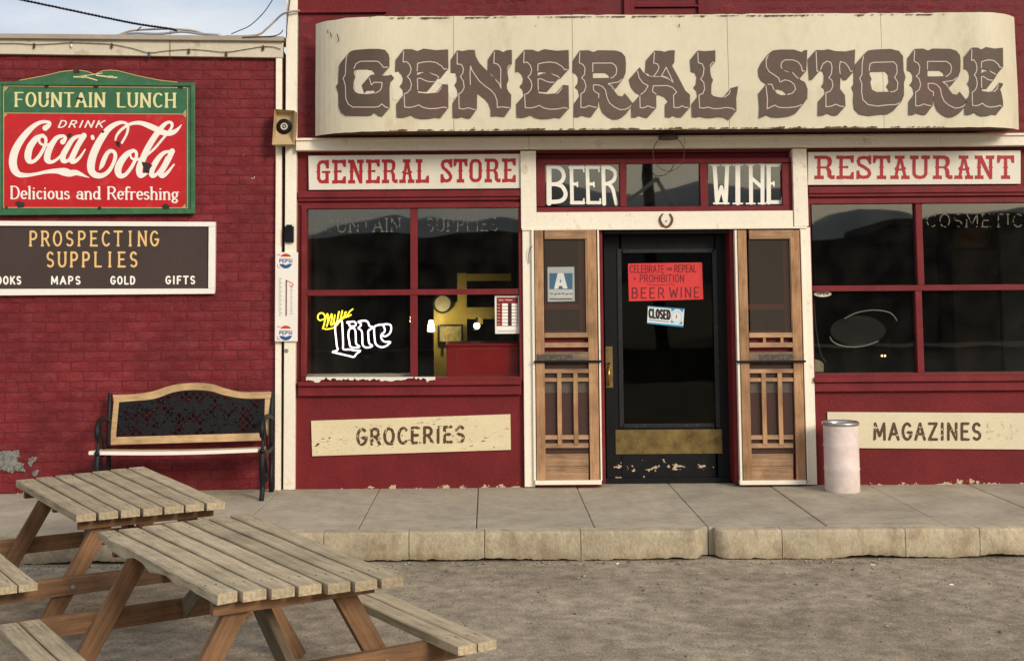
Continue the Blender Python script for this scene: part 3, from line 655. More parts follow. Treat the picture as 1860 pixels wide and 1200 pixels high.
pbox('pane', M_glassdoor, door, 1131, 459, 1297, 769, .215, .005, 0)
pbox('kick_plate', M_brass, door, 1118, 780, 1312, 824, .192, .006, .002)
pbox('handle_plate', M_brass, door, 1100, 629, 1113, 704, .185, .012, .003)
hp = [P(1106, y, .185-.03*math.sin(math.pi*t)-.012) for t, y in ((t, 664+36*t) for t in np.linspace(0, 1, 9))]
MB().tube(hp, [.006, .008, .011, .012, .012, .012, .011, .008, .006], 10).build('handle', M_goldbrass, door, smooth=True)
MB().tube([P(1106, 660, .185), P(1106, 660, .16)], .010, 10).build('latch', M_black, door)
# flaked paint at the foot of the door
Xg, Yg = grid(1112, 832, 1300, 870, .6)
v1 = vnoise(Xg, Yg, 9, 1)*.5+vnoise(Xg, Yg, 3, 2)*.35+vnoise(Xg, Yg, 1.4, 3)*.15
band = np.minimum(np.abs(Yg-847)/9+np.abs(Xg-1185)/170, np.abs(Yg-868)/4+np.abs(Xg-1140)/120)
letters('flaked_paint', mat('bare_cream_paint', (.50, .38, .25), .8, .25, 30, 0), door, [(Xg, Yg, (.50+.22*band)-v1-.0)], onY(.1985))

# ---- pine screen doors standing open against the side lights
def screen_door(dx, lab, greyside):
    s = thing_child('screen_door', st, P(1030+dx, 650, -.07), lab)
    b = lambda nm, m, x0, y0, x1, y1, Y=-.085, T=.032, bev=.003: pbox(nm, m, s, x0+dx, y0, x1+dx, y1, Y, T, bev)
    b('stile', M_pineV, 973, 418, 989, 872); b('stile', M_pineV, 1069, 418, 1086, 872)
    b('top_rail', M_pineH, 989, 418, 1069, 434, -.084)
    b('screen', M_screen, 989, 434, 1069, 604, -.066, .002, 0)
    b('screen', M_screen, 989, 656, 1069, 824, -.062, .002, 0)
    b('bead', M_pineV, 1064, 434, 1069, 604, -.078, .01, .001)
    b('rail', M_pineH, 989, 604, 1069, 613, -.082, .026); b('rail', M_pineH, 989, 622, 1069, 631, -.082, .026)
    if dx:
        for x_ in (1014, 1046): b('slat', M_pineV, x_, 613, x_+5, 622, -.078, .02, .002)
    b('lock_rail', M_pinegrey, 989, 639, 1069, 656, -.086, .034)
    b('rail', M_pineH, 989, 670, 1069, 677.5, -.082, .026); b('rail', M_pineH, 989, 686, 1069, 693, -.082, .026)
    for x_ in (1012.5, 1042): b('slat', M_pineV, x_, 677.5, x_+8, 808, -.088, .014, .002)
    b('rail', M_pineH, 989, 790, 1069, 798, -.082, .026); b('rail', M_pineH, 989, 805, 1069, 813.5, -.082, .026)
    b('bottom_rail', M_pineH, 989, 824, 1069, 846.5, -.084); b('bottom_rail', M_pineH, 989, 847.2, 1069, 872, -.084)
    b('bottom_strip', M_cream, 972, 872, 1093, 880, -.092, .05)
    b('edge_strip', M_cream, 967.5, 418, 971.8, 872, -.075, .06, .001); b('edge_strip', M_cream, 1088, 418, 1091, 872, -.075, .06, .001)
    b('latch_bar', M_black, 970 if not dx else 960, 654.5, 1094 if not dx else 1092, 658.5, -.105, .012, .001)
    b('push_plate', mat('dirt_darkened_wood', (.07, .06, .05), .7, .3, 20, 0, col2=(.16, .11, .07)), 975 if not dx else 1008, 643, 1040 if not dx else 1070, 657, -.090, .006, .001)
def thing_child(name, parent, loc, label=None):
    o = bpy.data.objects.new(name, None); C.objects.link(o); o.parent = parent; o.location = Vector(loc)-WL[parent]; WL[o] = Vector(loc); o.empty_display_size = .1
    if label: o['label'] = label
    return o
screen_door(0, 'left pine screen door', 0); screen_door(372, 'right pine screen door', 1)
# hook left of the left screen door
tag(MB().tube([P(961, 478, -.06), P(960, 462, -.075), P(963, 450, -.085), P(967, 447, -.08)], .003, 6).build('wire_hook', M_black), 'small black wire hook on the cream board left of the left screen door', 'hook')

# white flaked paint along the foot of the walls
def foot_chips(x0, x1, base, mapf, parent, seed, amt=.0):
    amt = amt-.03
    Xg, Yg = grid(x0, base(x0)-16 if callable(base) else base-16, x1, (base(x1) if callable(base) else base)+10, .8)
    b_ = base(Xg); v = vnoise(Xg, Yg, 14, seed)*.45+vnoise(Xg, Yg, 4, seed+1)*.35+vnoise(Xg, Yg, 1.6, seed+2)*.2
    D = np.clip((b_-Yg)/9, -1, 3)*.30+.50-amt-v; D = np.maximum(D, (Yg-b_-3)/8)
    return letters('flaked_paint', MATS['bare_cream_paint'], parent, [(Xg, Yg, D)], mapf)
foot_chips(541, 948, lambda x: 889-(x-541)*.013, onY(-.002), st, 11, -.04)
foot_chips(1574, 1860, lambda x: 878+x*0, onY(-.002), st, 21, -.03)
Xg, Yg = grid(1738, 862, 1790, 882, .6); v = vnoise(Xg, Yg, 6, 5)*.6+vnoise(Xg, Yg, 2, 6)*.4
letters('flaked_paint', MATS['bare_cream_paint'], st, [(Xg, Yg, .48+np.abs(Yg-873)/26-v)], onY(-.0025))
# sill flaking at the left window
Xg, Yg = grid(556, 680, 790, 694, .6); v = vnoise(Xg, Yg, 16, 8)*.6+vnoise(Xg, Yg, 4, 9)*.4
letters('flaked_paint', M_board, st, [(Xg, Yg, np.maximum(.30+np.clip(Yg-685, 0, 20)/18-v, 684.2-Yg))], onY(-.0765))

# ---- interior rooms
MB().box(XL+.105, XL+.125, .21, 6.4, -.1, 3.3).build('interior_wall', M_void, st); MB().box(XL+.1, 2.6, .205, .215, Z(740, 372)+.02, 3.3).build('interior_wall', M_void, st)
rm = MB(); rm.box(XL+.1, XR+2.4, 6.4, 6.5, -.1, 3.4); rm.build('interior_wall', M_dark, st)
MB().box(XL+.1, XR+2.4, .25, 6.4, -.12, -.02).build('interior_floor', M_dark, st)
MB().box(XL+.1, XR+2.4, .25, 6.4, 3.3, 3.4).build('interior_ceiling', M_void, st)
for xx in (.32, 2.55): MB().box(xx, xx+.08, .25, 6.4, -.02, 3.3).build('interior_wall', M_void, st)
# things inside the left window
YB = 3.2                                          # yellow back wall of the left room
def ybox(x0, y0, x1, y1, Y, T=.05): return pxbox(MB(), x0, y0, x1, y1, Y, T)
yw = MB(); pxbox(yw, 788, 548, 831, 690, YB, .05); pxbox(yw, 831, 496, 848, 690, YB, .05); pxbox(yw, 848, 497, 928, 510, YB, .05); pxbox(yw, 848, 558, 905, 579, YB, .05); pxbox(yw, 868, 579, 877, 588, YB, .05)
yw.build('yellow_partition', M_yellowwall, st)

mp_ = thing('framed_map', P(818, 606, YB), 'framed map hanging on the yellow wall inside the left window', 'picture')
fm = MB()
for q in ((795, 589, 841, 592), (795, 620, 841, 624), (795, 592, 798.5, 620), (837.5, 592, 841, 620)): pxbox(fm, *q, YB-.05, .03)
fm.build('frame', M_black, mp_); ybox(798.5, 592, 837.5, 620, YB-.035, .01).build('map', mat('faded_map_paper', (.42, .36, .17), .8, .35, 7, 0, col2=(.2, .2, .1), c2=(.45, .6)), mp_)
ck = thing('wall_clock', P(804, 551, YB), 'round wall clock high on the yellow wall inside the left window', 'clock')
c = P(804, 551, YB-.03); MB().tube([c, c-np.array([0, .04, 0])], .11, 24).build('case', M_black, ck); MB().tube([c-np.array([0, .041, 0]), c-np.array([0, .045, 0])], .085, 24).build('dial', mat('dull_dial', (.28, .26, .17), .6), ck)
ct = thing('counter', P(875, 660, .5), 'dark red painted counter standing just inside the left window', 'counter')
ybox(811, 627, 941, 700, .10, .5).build('body', M_redcounter, ct, bevel=.006); ybox(808, 624, 944, 628, .08, .56).build('top', M_redcounter, ct, bevel=.004)
gl = MB()
for q in ((842, 631.5, 910, 632.6), (829, 636, 830, 678), (842, 680.5, 910, 681.5), (929, 636, 930, 664)): pxbox(gl, *q, .097, .004)
gl.build('pinstripe', mat('gold_pinstripe', (.35, .16, .06), .5), ct)
lp = thing('wall_lamp', P(783, 590, YB-.3), 'small lit wall lamp at the left end of the yellow wall', 'lamp')
M_lamp = emit('warm_lamp_glow', (1, .72, .42), 9)
c = P(783, 591, YB-.3); MB().lathe(c, [(.001, .06), (.022, .055), (.034, 0), (.04, -.06), (.001, -.07)], 16).build('shade', M_lamp, lp, smooth=True)
pl = bpy.data.lights.new('lamp_light', 'POINT'); pl.energy = 5.5; pl.color = (1, .82, .46); pl.shadow_soft_size = .05
plo = bpy.data.objects.new('lamp_light', pl); C.objects.link(plo); plo.location = P(797, 580, YB-.30)
bb = thing('light_bulb', P(866, 591, YB-.1), 'bare round lit bulb right of the framed map', 'bulb')
c = P(866, 591.5, YB-.1); MB().lathe(c, [(.001, .036), (.026, .026), (.036, 0), (.026, -.026), (.001, -.036)], 14).build('globe', emit('bulb_glow', (1, .9, .7), 8), bb, smooth=True)
MB().tube([c+np.array([0, 0, .03]), c+np.array([0, 0, .09])], .012, 8).build('socket', M_black, bb)
pb = thing('paper_strip', P(803, 636, 2.2), 'pale paper strip hanging below the framed map', 'paper'); ybox(800.5, 625, 806, 647, 2.2, .01).build('sheet', mat('dull_paper', (.40, .36, .26), .8), pb)
# shelf board lying in the left window bottom
tag(ybox(557, 679.5, 745, 684, .10, .12).build('window_shelf', M_white), 'narrow white shelf board behind the bottom of the left window', 'shelf')
# things inside the right window
ybox(1822, 360, 1960, 700, 1.9, .05).build('interior_wall', mat('grey_green_interior', (.66, .66, .52), .9, .15, 2, 0), st)
ybox(1735, 455, 1816, 700, 1.9, .05).build('interior_door', mat('brown_interior_door', (.24, .17, .12), .8, .2, 3, 0), st)
ls = thing('lamp_shade', P(1765, 430, 1.6), 'brown drum lamp shade hanging behind the upper right pane', 'lamp shade')
c = P(1764, 432, 1.6); MB().lathe(c, [(.16, .09), (.19, -.09)], 24).build('shade', mat('brown_shade', (.50, .27, .08), .8), ls, smooth=True); MB().tube([c+np.array([0, 0, .09]), c+np.array([0, 0, .6])], .006, 6).build('cord', M_black, ls)
for k, (px, lab) in enumerate(((1602, 'left one of two tiny amber lights glowing deep inside the right window'), (1607.5, 'right one of two tiny amber lights glowing deep inside the right window'))):
    c = P(px, 646, 2.5); tag(MB().lathe(c, [(.001, .012), (.012, 0), (.001, -.012)], 8).build('indicator_light', emit('amber_light_%s' % 'ab'[k], (1, .6, .25), 5)), lab, 'light')
bx = thing('paper_box', P(1490, 665, .12), 'small cream box standing in the lower left corner of the right window', 'box')
MB().hexa([P(1480, 675, .1), P(1490, 675, .1), P(1490, 655, .1), P(1480, 652, .1)], [P(1480, 675, .2), P(1496, 675, .2), P(1496, 660, .2), P(1480, 652, .2)]).build('carton', M_boardcream2, bx)
# unlit oval tube sign
ov = thing('tube_sign', P(1558, 600, .12), 'unlit oval glass tube sign hanging in the right window', 'neon sign')
M_tubeoff = mat('unlit_glass_tube', (.55, .56, .55), .2, .05, 5, 0, spec=.8)
def pth(pts, ox, oy, s, k=6): return smooth([(ox+a/s, oy+b/s) for a, b in pts], k)
q = pth([(232, 795), (300, 760), (380, 742), (460, 740), (530, 755), (565, 785), (578, 810)], 1470, 360, 3.636)
MB().tube([P(x, y, .12) for x, y in q], .0055, 8).build('tube', M_tubeoff, ov, smooth=True)
q = pth([(135, 915), (160, 950), (220, 975), (300, 982), (380, 970), (455, 943)], 1470, 360, 3.636)
MB().tube([P(x, y, .12) for x, y in q], .0055, 8).build('tube', M_tubeoff, ov, smooth=True)
q = arc(1558, 600, 50, 27, 0, 360, 40)
MB().prism([(P(x, y, .15)[0], P(x, y, .15)[2]) for x, y in q[:-1]][::-1], .14, .15).build('backing', mat('dark_backing', (.02, .02, .02), .6), ov)
for w_ in ([(500, 850), (540, 900), (520, 960), (540, 1050)], [(110, 870), (90, 900), (100, 940)]):
    MB().tube([P(x, y, .13) for x, y in pth(w_, 1470, 360, 3.636)], .003, 6).build('wire', M_black, ov)
MB().tube([P(x, y, .09) for x, y in pth([(30, 640), (40, 800), (50, 900), (75, 1020), (110, 1085)], 1470, 360, 3.636)], .0035, 6).build('cable', mat('grey_cable', (.16, .14, .12), .6), ov)
# oval sticker
e = arc(1494.5, 533.5, 16, 5.5, 0, 360, 30); st1 = thing('oval_sticker', P(1494, 533, .02), 'small white oval sticker at the top left of the lower right-window pane', 'sticker')
MB().prism([(P(x, y, .02)[0], P(x, y, .02)[2]) for x, y in e[:-1]][::-1], .024, .026).build('sheet', M_board, st1)
letters('lettering', M_darklet, st1, text('OPEN', 1484, 1505, 531, 536, .55, h=.35), onY(.0225))

# lit neon beer sign
ne = thing('neon_sign', P(650, 600, .12), 'lit neon beer sign with yellow script above white block letters', 'neon sign')
M_neonW = emit('white_neon', (1, .82, .97), 3.0); M_neonY = emit('yellow_neon', (1, .74, .05), 2.6)
def npath(pts, k=4, closed=False): return smooth([(560+a/10, 540+b/10) for a, b in pts], k, closed)
NW = [[(600, 430), (530, 440), (495, 500), (488, 600), (505, 750), (518, 880), (535, 940), (500, 970), (438, 990), (540, 1015), (640, 1040), (740, 1062), (825, 1080), (880, 1020), (945, 965), (840, 962), (760, 945), (640, 940), (632, 860), (630, 760), (622, 600), (615, 470)],
      [(700, 450), (760, 445), (830, 440), (865, 475), (850, 515), (800, 525), (755, 520), (740, 480)],
      [(740, 590), (728, 700), (745, 800), (765, 890), (850, 912), (930, 890), (870, 840), (862, 700), (850, 590), (800, 555)],
      [(910, 440), (960, 485), (935, 530), (912, 560), (970, 615), (982, 760), (990, 865), (1060, 912), (1165, 880), (1105, 830), (1090, 680), (1095, 600), (1175, 545), (1110, 515), (1090, 460), (1045, 425), (980, 425)],
      [(1335, 495), (1225, 515), (1195, 560), (1205, 750), (1230, 850), (1310, 900), (1400, 888), (1492, 810), (1390, 805), (1335, 760), (1325, 680), (1385, 620), (1380, 550)]]
for q in NW: MB().tube([P(x, y, .12) for x, y in npath(q, 4, True)], .0072, 7, closed=True).build('letter_tube', M_neonW, ne, smooth=True)
MB().tube([P(x, y, .115) for x, y in npath([(1335, 495), (1420, 485), (1490, 500), (1505, 570), (1480, 650), (1400, 705), (1345, 690)])], .0072, 7).build('letter_tube', M_neonW, ne, smooth=True)
for q in ([(280, 395), (210, 415), (172, 370), (190, 305), (245, 282), (295, 320), (300, 400), (290, 480), (262, 560)], [(300, 420), (335, 320), (352, 300), (355, 380), (350, 470), (330, 530), (400, 350), (425, 300), (430, 380), (405, 490), (440, 500)],
          [(440, 500), (470, 400), (485, 310), (470, 400), (470, 480), (520, 440), (560, 250), (540, 330), (530, 430), (580, 400), (620, 235), (600, 320), (600, 390), (650, 340), (690, 260), (660, 290), (690, 340), (740, 280), (755, 250), (790, 225), (812, 205)],
          [(255, 560), (330, 575), (430, 560), (500, 520), (570, 440), (640, 375), (720, 345), (785, 310)]):
    MB().tube([P(x, y, .12) for x, y in npath(q)], .0062, 6).build('script_tube', M_neonY, ne, smooth=True)
pxbox(MB(), 600, 560, 602, 648, .16, .006).build('support_rod', M_black, ne); pxbox(MB(), 690, 580, 692, 640, .16, .006).build('support_rod', M_black, ne)
pxbox(MB(), 660, 645, 670, 651, .14, .03).build('transformer', M_black, ne)

# faded lettering on the panes (parts of the windows)
M_fadeL = mat('faded_window_lettering', (.125, .115, .09), .7, .35, 25, 0, coord='World'); M_fadeD = mat('worn_window_lettering', (.02, .02, .018), .7, .3, 20, 0)
def worn(fs, amt, seed=1):
    return [(A, B, np.maximum(D, (amt-(vnoise(A, B, 5, seed)*.6+vnoise(A, B, 2, seed+1)*.4))*6)) for A, B, D in fs]
letters('faded_lettering', M_fadeL, wl, worn(text('FOUNTAIN', 570, 728, 398, 422, 1.0, serif=2.5, slope=-.01), .40), onY(.0285))
letters('faded_lettering', M_fadeL, wl, worn(text('SUPPLIES', 774, 905, 397, 420, 1.0, serif=2.5, slope=-.01), .48, 5), onY(.0285))
letters('faded_lettering', M_fadeL, wr, worn(text('COSMETICS', 1682, 1880, 389, 412, 1.0, serif=2), .42, 7), onY(.0285))

# ================================================================= SIGNS
# big curved sheet-metal sign
def sy(px):
    px = np.asarray(px, float); a = np.clip((700-px)/128, 0, 1); b = np.clip((px-1782)/66, 0, 1)
    return -.47+.30*(1-np.sqrt(np.maximum(0, 1-a*a*.92)))/.72+.22*(1-np.sqrt(np.maximum(0, 1-b*b*.92)))/.72+.010*np.sin(px/61)*(np.minimum(a, 1) < 1)
bs = thing('large_sign', (1.5, -.4, 3.2), 'long curved cream metal sign with huge brown Western lettering above the entrance', 'sign')
zt = P(1045, 28, -.47)[2]; zb = P(1045, 236.5, -.47)[2]
edges = [573, 824, 1040.5, 1323, 1603, 1847]
def sign_panel(a, b, seed):
    n = max(8, int((b-a)/9)); V = []; Fc = []
    for i in range(n+1):
        px = a+(b-a)*i/n; y = float(sy(px)); x = P(px, 140, y)[0]; t = .006*noise.noise(Vector((px*.05, seed, 0)))+.003*noise.noise(Vector((px*.4, seed, 2)))
        V += [(x, y, zb+.004*noise.noise(Vector((px*.06, 5, 0)))), (x, y-.012, zb+(zt-zb)*.33), (x, y-.004, zb+(zt-zb)*.66), (x, y, zt+t), (x, y+.022, zt+t+.004), (x, y+.022, zb+.004)]
    for i in range(n):
        for k in range(5): q = i*6+k; Fc.append((q, q+6, q+7, q+1))
        q = i*6; Fc.append((q+5, q+11, q+6, q))
    Fc.append((0, 1, 2, 3, 4, 5)); Fc.append(tuple(n*6+k for k in (5, 4, 3, 2, 1, 0)))
    mb = MB(); mb.v = V; mb.f = Fc; return mb.build('panel', M_signcream, bs)
for i in range(5): sign_panel(edges[i]+.35, edges[i+1]-.35, i)
# frame behind and underside
V = []; n = 60; fb = MB()
pts = [(P(px, 140, float(sy(px)))[0], float(sy(px))+.03) for px in np.linspace(575, 1845, n)]
top = [(x, y, z) for z in (zb+.012, zb+.03) for x, y in pts]; bk = [(x, -.05, z) for z in (zb+.012, zb+.03) for x, y in pts]
fb.v = top+bk; fb.f = [(i, i+1, 2*n+i+1, 2*n+i) for i in range(n-1)]+[(n+i, 3*n+i, 3*n+i+1, n+i+1) for i in range(n-1)]+[(i, n+i, n+i+1, i+1) for i in range(n-1)]
fb.build('underside', M_rust, bs)
for px in (620, 840, 1060, 1330, 1600, 1800): x = P(px, 140, -.3)[0]; MB().box(x-.02, x+.02, float(sy(px))+.035, -.02, zt-.12, zt-.08).build('bracket', M_rust, bs); MB().box(x-.015, x+.015, float(sy(px))+.035, -.02, zb+.04, zb+.07).build('bracket', M_rust, bs)
# lettering: traced faces swept down-left
def T8(ox, oy, s, pts): return [(ox+a/s, oy+b/s) for a, b in pts]
LG = T8(600, 80, 8.575, [(290,140),(330,110),(400,95),(600,80),(760,80),(850,95),(905,160),(920,220),(920,362),(825,365),(800,330),(760,285),(720,270),(470,272),(400,310),(370,380),(365,470),(388,520),(358,590),(355,690),(385,750),(440,775),(560,785),(700,770),(770,730),(800,680),(805,600),(680,600),(640,640),(600,515),(640,480),(800,495),(900,495),(950,480),(995,535),(930,600),(920,700),(925,1000),(860,985),(800,935),(760,975),(700,985),(350,985),(280,940),(240,850),(235,650),(200,535),(235,480),(240,330),(250,210)])
LE0 = [(200,85),(330,85),(410,115),(510,75),(700,100),(890,88),(895,385),(825,395),(790,345),(700,290),(600,275),(500,285),(415,305),(405,490),(480,455),(590,448),(720,495),(745,520),(680,592),(600,590),(540,575),(460,535),(412,540),(420,760),(560,775),(720,760),(770,700),(805,630),(890,640),(895,1000),(820,985),(720,1005),(600,1010),(500,990),(435,950),(370,975),(300,990),(215,985),(205,780),(255,760),(300,710),(320,640),(300,560),(255,510),(300,460),(315,390),(290,320),(240,275),(190,285)]
LE = T8(710, 80, 8.575, LE0)
LN = T8(810, 80, 8.57, [(175,100),(260,115),(350,95),(445,95),(465,200),(520,300),(620,400),(740,520),(830,620),(858,690),(850,600),(855,400),(835,350),(800,315),(745,300),(755,95),(830,100),(890,130),(950,100),(1025,95),(1025,315),(975,345),(955,400),(960,480),(975,560),(945,630),(950,700),(985,760),(1015,790),(1010,995),(870,980),(800,990),(795,880),(760,790),(700,720),(600,650),(520,580),(450,480),(400,400),(385,345),(375,440),(380,640),(420,730),(485,775),(480,1015),(430,1020),(350,995),(270,1015),(205,1005),(200,780),(250,745),(285,680),(270,580),(225,510),(265,450),(270,380),(240,320),(175,315)])
LR = T8(1030, 80, 8.57, [(200,105),(330,100),(410,130),(480,100),(760,105),(850,135),(905,200),(915,300),(910,450),(880,530),(800,595),(640,620),(700,660),(740,740),(790,805),(860,820),(900,770),(1030,935),(960,995),(900,1020),(830,1025),(740,985),(660,920),(620,830),(600,720),(550,665),(490,640),(410,640),(410,710),(440,750),(495,775),(480,990),(420,985),(340,960),(280,990),(215,990),(215,780),(270,740),(295,660),(270,570),(225,530),(270,480),(280,380),(250,325),(190,295)])
LRh = T8(1030, 80, 8.57, [(400,300),(700,300),(755,340),(775,400),(760,480),(700,530),(400,535)])
LA = T8(1140, 80, 8.575, [(420,105),(510,110),(580,125),(640,105),(735,100),(725,290),(690,340),(780,500),(900,730),(970,790),(970,995),(900,990),(850,965),(790,995),(720,990),(715,800),(765,750),(700,680),(620,650),(400,655),(385,740),(445,785),(445,1000),(390,995),(315,965),(260,995),(195,995),(190,800),(270,740),(320,650),(240,610),(180,530),(150,410),(190,365),(240,440),(310,495),(400,510),(420,490),(470,420),(490,360),(460,310),(405,300)])
LAh = T8(1140, 80, 8.575, [(600,365),(530,495),(620,530),(712,600)])
LL = T8(1245, 80, 8.571, [(190,105),(300,115),(380,110),(465,100),(465,275),(420,290),(385,340),(385,430),(400,510),(430,560),(405,630),(400,780),(440,815),(540,835),(610,830),(680,780),(705,690),(820,660),(790,850),(795,1045),(720,1000),(620,990),(550,1005),(450,1010),(340,985),(290,1000),(220,995),(210,795),(270,775),(300,700),(285,600),(235,550),(275,490),(290,380),(260,310),(200,295)])
LS = T8(1370, 80, 8.571, [(230,150),(290,105),(400,90),(620,90),(735,130),(780,100),(825,95),(810,420),(750,425),(730,340),(680,280),(600,250),(480,250),(425,290),(415,360),(450,410),(520,440),(600,450),(650,510),(720,560),(790,600),(830,700),(825,850),(760,940),(650,980),(500,995),(390,990),(320,955),(200,1010),(205,850),(180,630),(275,630),(300,700),(350,770),(420,800),(500,795),(600,765),(645,700),(620,630),(560,580),(480,560),(400,595),(380,530),(320,490),(230,430),(190,360),(185,250)])
LT = T8(1460, 80, 8.574, [(190,95),(300,100),(380,85),(500,115),(650,120),(800,90),(785,425),(730,430),(690,350),(640,295),(570,275),(555,350),(570,520),(565,700),(640,800),(650,970),(580,975),(495,940),(430,970),(345,980),(345,760),(410,740),(455,660),(440,570),(390,530),(430,470),(440,360),(420,290),(360,270),(300,310),(250,420),(205,430)])
LO = T8(1460, 80, 8.574, [(935,170),(1000,105),(1100,90),(1350,80),(1480,110),(1545,190),(1555,420),(1585,520),(1560,600),(1560,800),(1520,900),(1440,945),(1300,950),(1150,970),(1000,945),(920,870),(900,750),(905,620),(870,535),(905,480),(910,300)])
LOh = T8(1460, 80, 8.574, [(1035,310),(1080,290),(1400,280),(1445,330),(1455,450),(1415,520),(1465,600),(1455,710),(1400,745),(1130,750),(1060,710),(1035,600),(1055,545),(1025,480),(1020,380)])
mv = lambda pts, dx, dy, sx=1: [(pts[0][0]+(x-pts[0][0])*sx+dx, y+dy) for x, y in pts]
xA = LE[0][0]
BIG = [(LG, None, (-13, 15)), (LE, None, (-14, 18)), (LN, None, (-11, 16)), (mv(LE, 219, 1), None, (-15, 17)), (LR, LRh, (-12, 17)), (LA, LAh, (-15, 17)), (LL, None, (-13, 16)),
       (LS, None, (-14, 17)), (LT, None, (-14, 16)), (LO, LOh, (-15, 17)), (mv(LR, 608, -3), mv(LRh, 608, -3), (-12, 16)), (mv(LE, 1032, -3, .70), None, (-13, 16))]
# keep the hole of the last R on the same offset as its face
BIG[10] = (mv(LR, 608, -3), [(x+608, y-3) for x, y in LRh], (-12, 16))
brown = []; lines = []; ghost = []
for face, hole, (vx, vy) in BIG:
    f2 = smooth_poly = face
    xs = [p[0] for p in face]; ys = [p[1] for p in face]
    Xg, Yg = grid(min(xs)+vx-3, min(ys)-3, max(xs)+3, max(ys)+vy+3, .8)
    def D_(A, B):
        d = sdpoly(A, B, face)
        return np.maximum(d, -sdpoly(A, B, hole)) if hole else d
    base = D_(Xg, Yg); sweep = base.copy(); k = 14
    for i in range(1, k+1): sweep = np.minimum(sweep, D_(Xg-vx*i/k, Yg-vy*i/k))
    brown.append((Xg, Yg, sweep-.2))
    band = np.abs(base)-.85
    lines.append((Xg, Yg, np.maximum(band, sweep+.9)))
lines.append((lambda g_: (g_[0], g_[1], sdstroke(g_[0], g_[1], T8(1140, 80, 8.575, [(310,495),(400,512),(520,508),(620,540),(715,600)]), .6)))(grid(1172, 134, 1226, 152, .6)))
def onSign(off): return lambda p: Pn(p, lambda x: sy(x)-off)
fieldmesh(brown, onSign(.016), 3).build('lettering', M_brownlet, bs); fieldmesh(lines, onSign(.0185), 3).build('letter_outline', M_linelet, bs)
gf = []
for pts in ([(648, 126), (684, 126), (690, 134), (672, 140), (668, 150), (684, 158), (678, 170), (648, 170), (643, 160), (643, 140)], [(706, 132), (726, 130), (730, 150), (734, 165), (722, 182), (712, 178), (710, 150)], [(762, 130), (797, 136), (812, 128), (828, 134), (828, 175), (818, 182), (812, 155), (796, 150), (780, 172), (760, 172)]):
    A, B, D = (lambda q: (q[0], q[1], sdpoly(q[0], q[1], pts)))(grid(min(p[0] for p in pts)-4, min(p[1] for p in pts)-4, max(p[0] for p in pts)+4, max(p[1] for p in pts)+4, .8)); gf.append((A, B, D+(vnoise(A, B, 7, 3)-.45)*5))
fieldmesh(gf, onSign(.0135), 3).build('touch_up_paint', M_ghost, bs)
# rusty chipped edges, seams, hole marks
def edge_chips(x0, x1, ye, up, seed):
    Xg, Yg = grid(x0, ye(np.array(x0))-12, x1, ye(np.array(x1))+14, .8) if 0 else grid(x0, (min(ye(x0), ye(x1)))-12, x1, max(ye(x0), ye(x1))+12, .8)
    e_ = ye(Xg); v = vnoise(Xg, Yg, 22, seed)*.4+vnoise(Xg, Yg, 6, seed+1)*.35+vnoise(Xg, Yg, 2.4, seed+2)*.25
    d = (Yg-e_)*(1 if up else -1)
    return (Xg, Yg, np.maximum(.36+np.clip(d, 0, 30)/8-v, -d))
tp = lambda x: 28+(-.0068)*(np.asarray(x, float)-1045)+2
bt = lambda x: 236.5+(-.0068)*(np.asarray(x, float)-1045)-1
letters('rust_chip', M_rust, bs, [edge_chips(a, a+145, tp, True, 31+i) for i, a in enumerate(range(700, 1700, 145))]+[edge_chips(a, a+145, bt, False, 51+i) for i, a in enumerate(range(700, 1700, 145))], onSign(.010))
marks = []
for q in ([(600, 60), (602, 68)], [(595, 55), (595.5, 61)], [(612, 62), (615, 70), (614.5, 76)], [(672, 32), (672.5, 33)], [(973, 47), (973.4, 48)], [(1234, 44), (1234.5, 49)], [(860, 232), (862, 233)]):
    A, B = grid(min(p[0] for p in q)-3, q[0][1]-3, max(p[0] for p in q)+3, q[-1][1]+3, .4); marks.append((A, B, sdstroke(A, B, q, .7)))
letters('rust_chip', M_rust, bs, marks, onSign(.014))

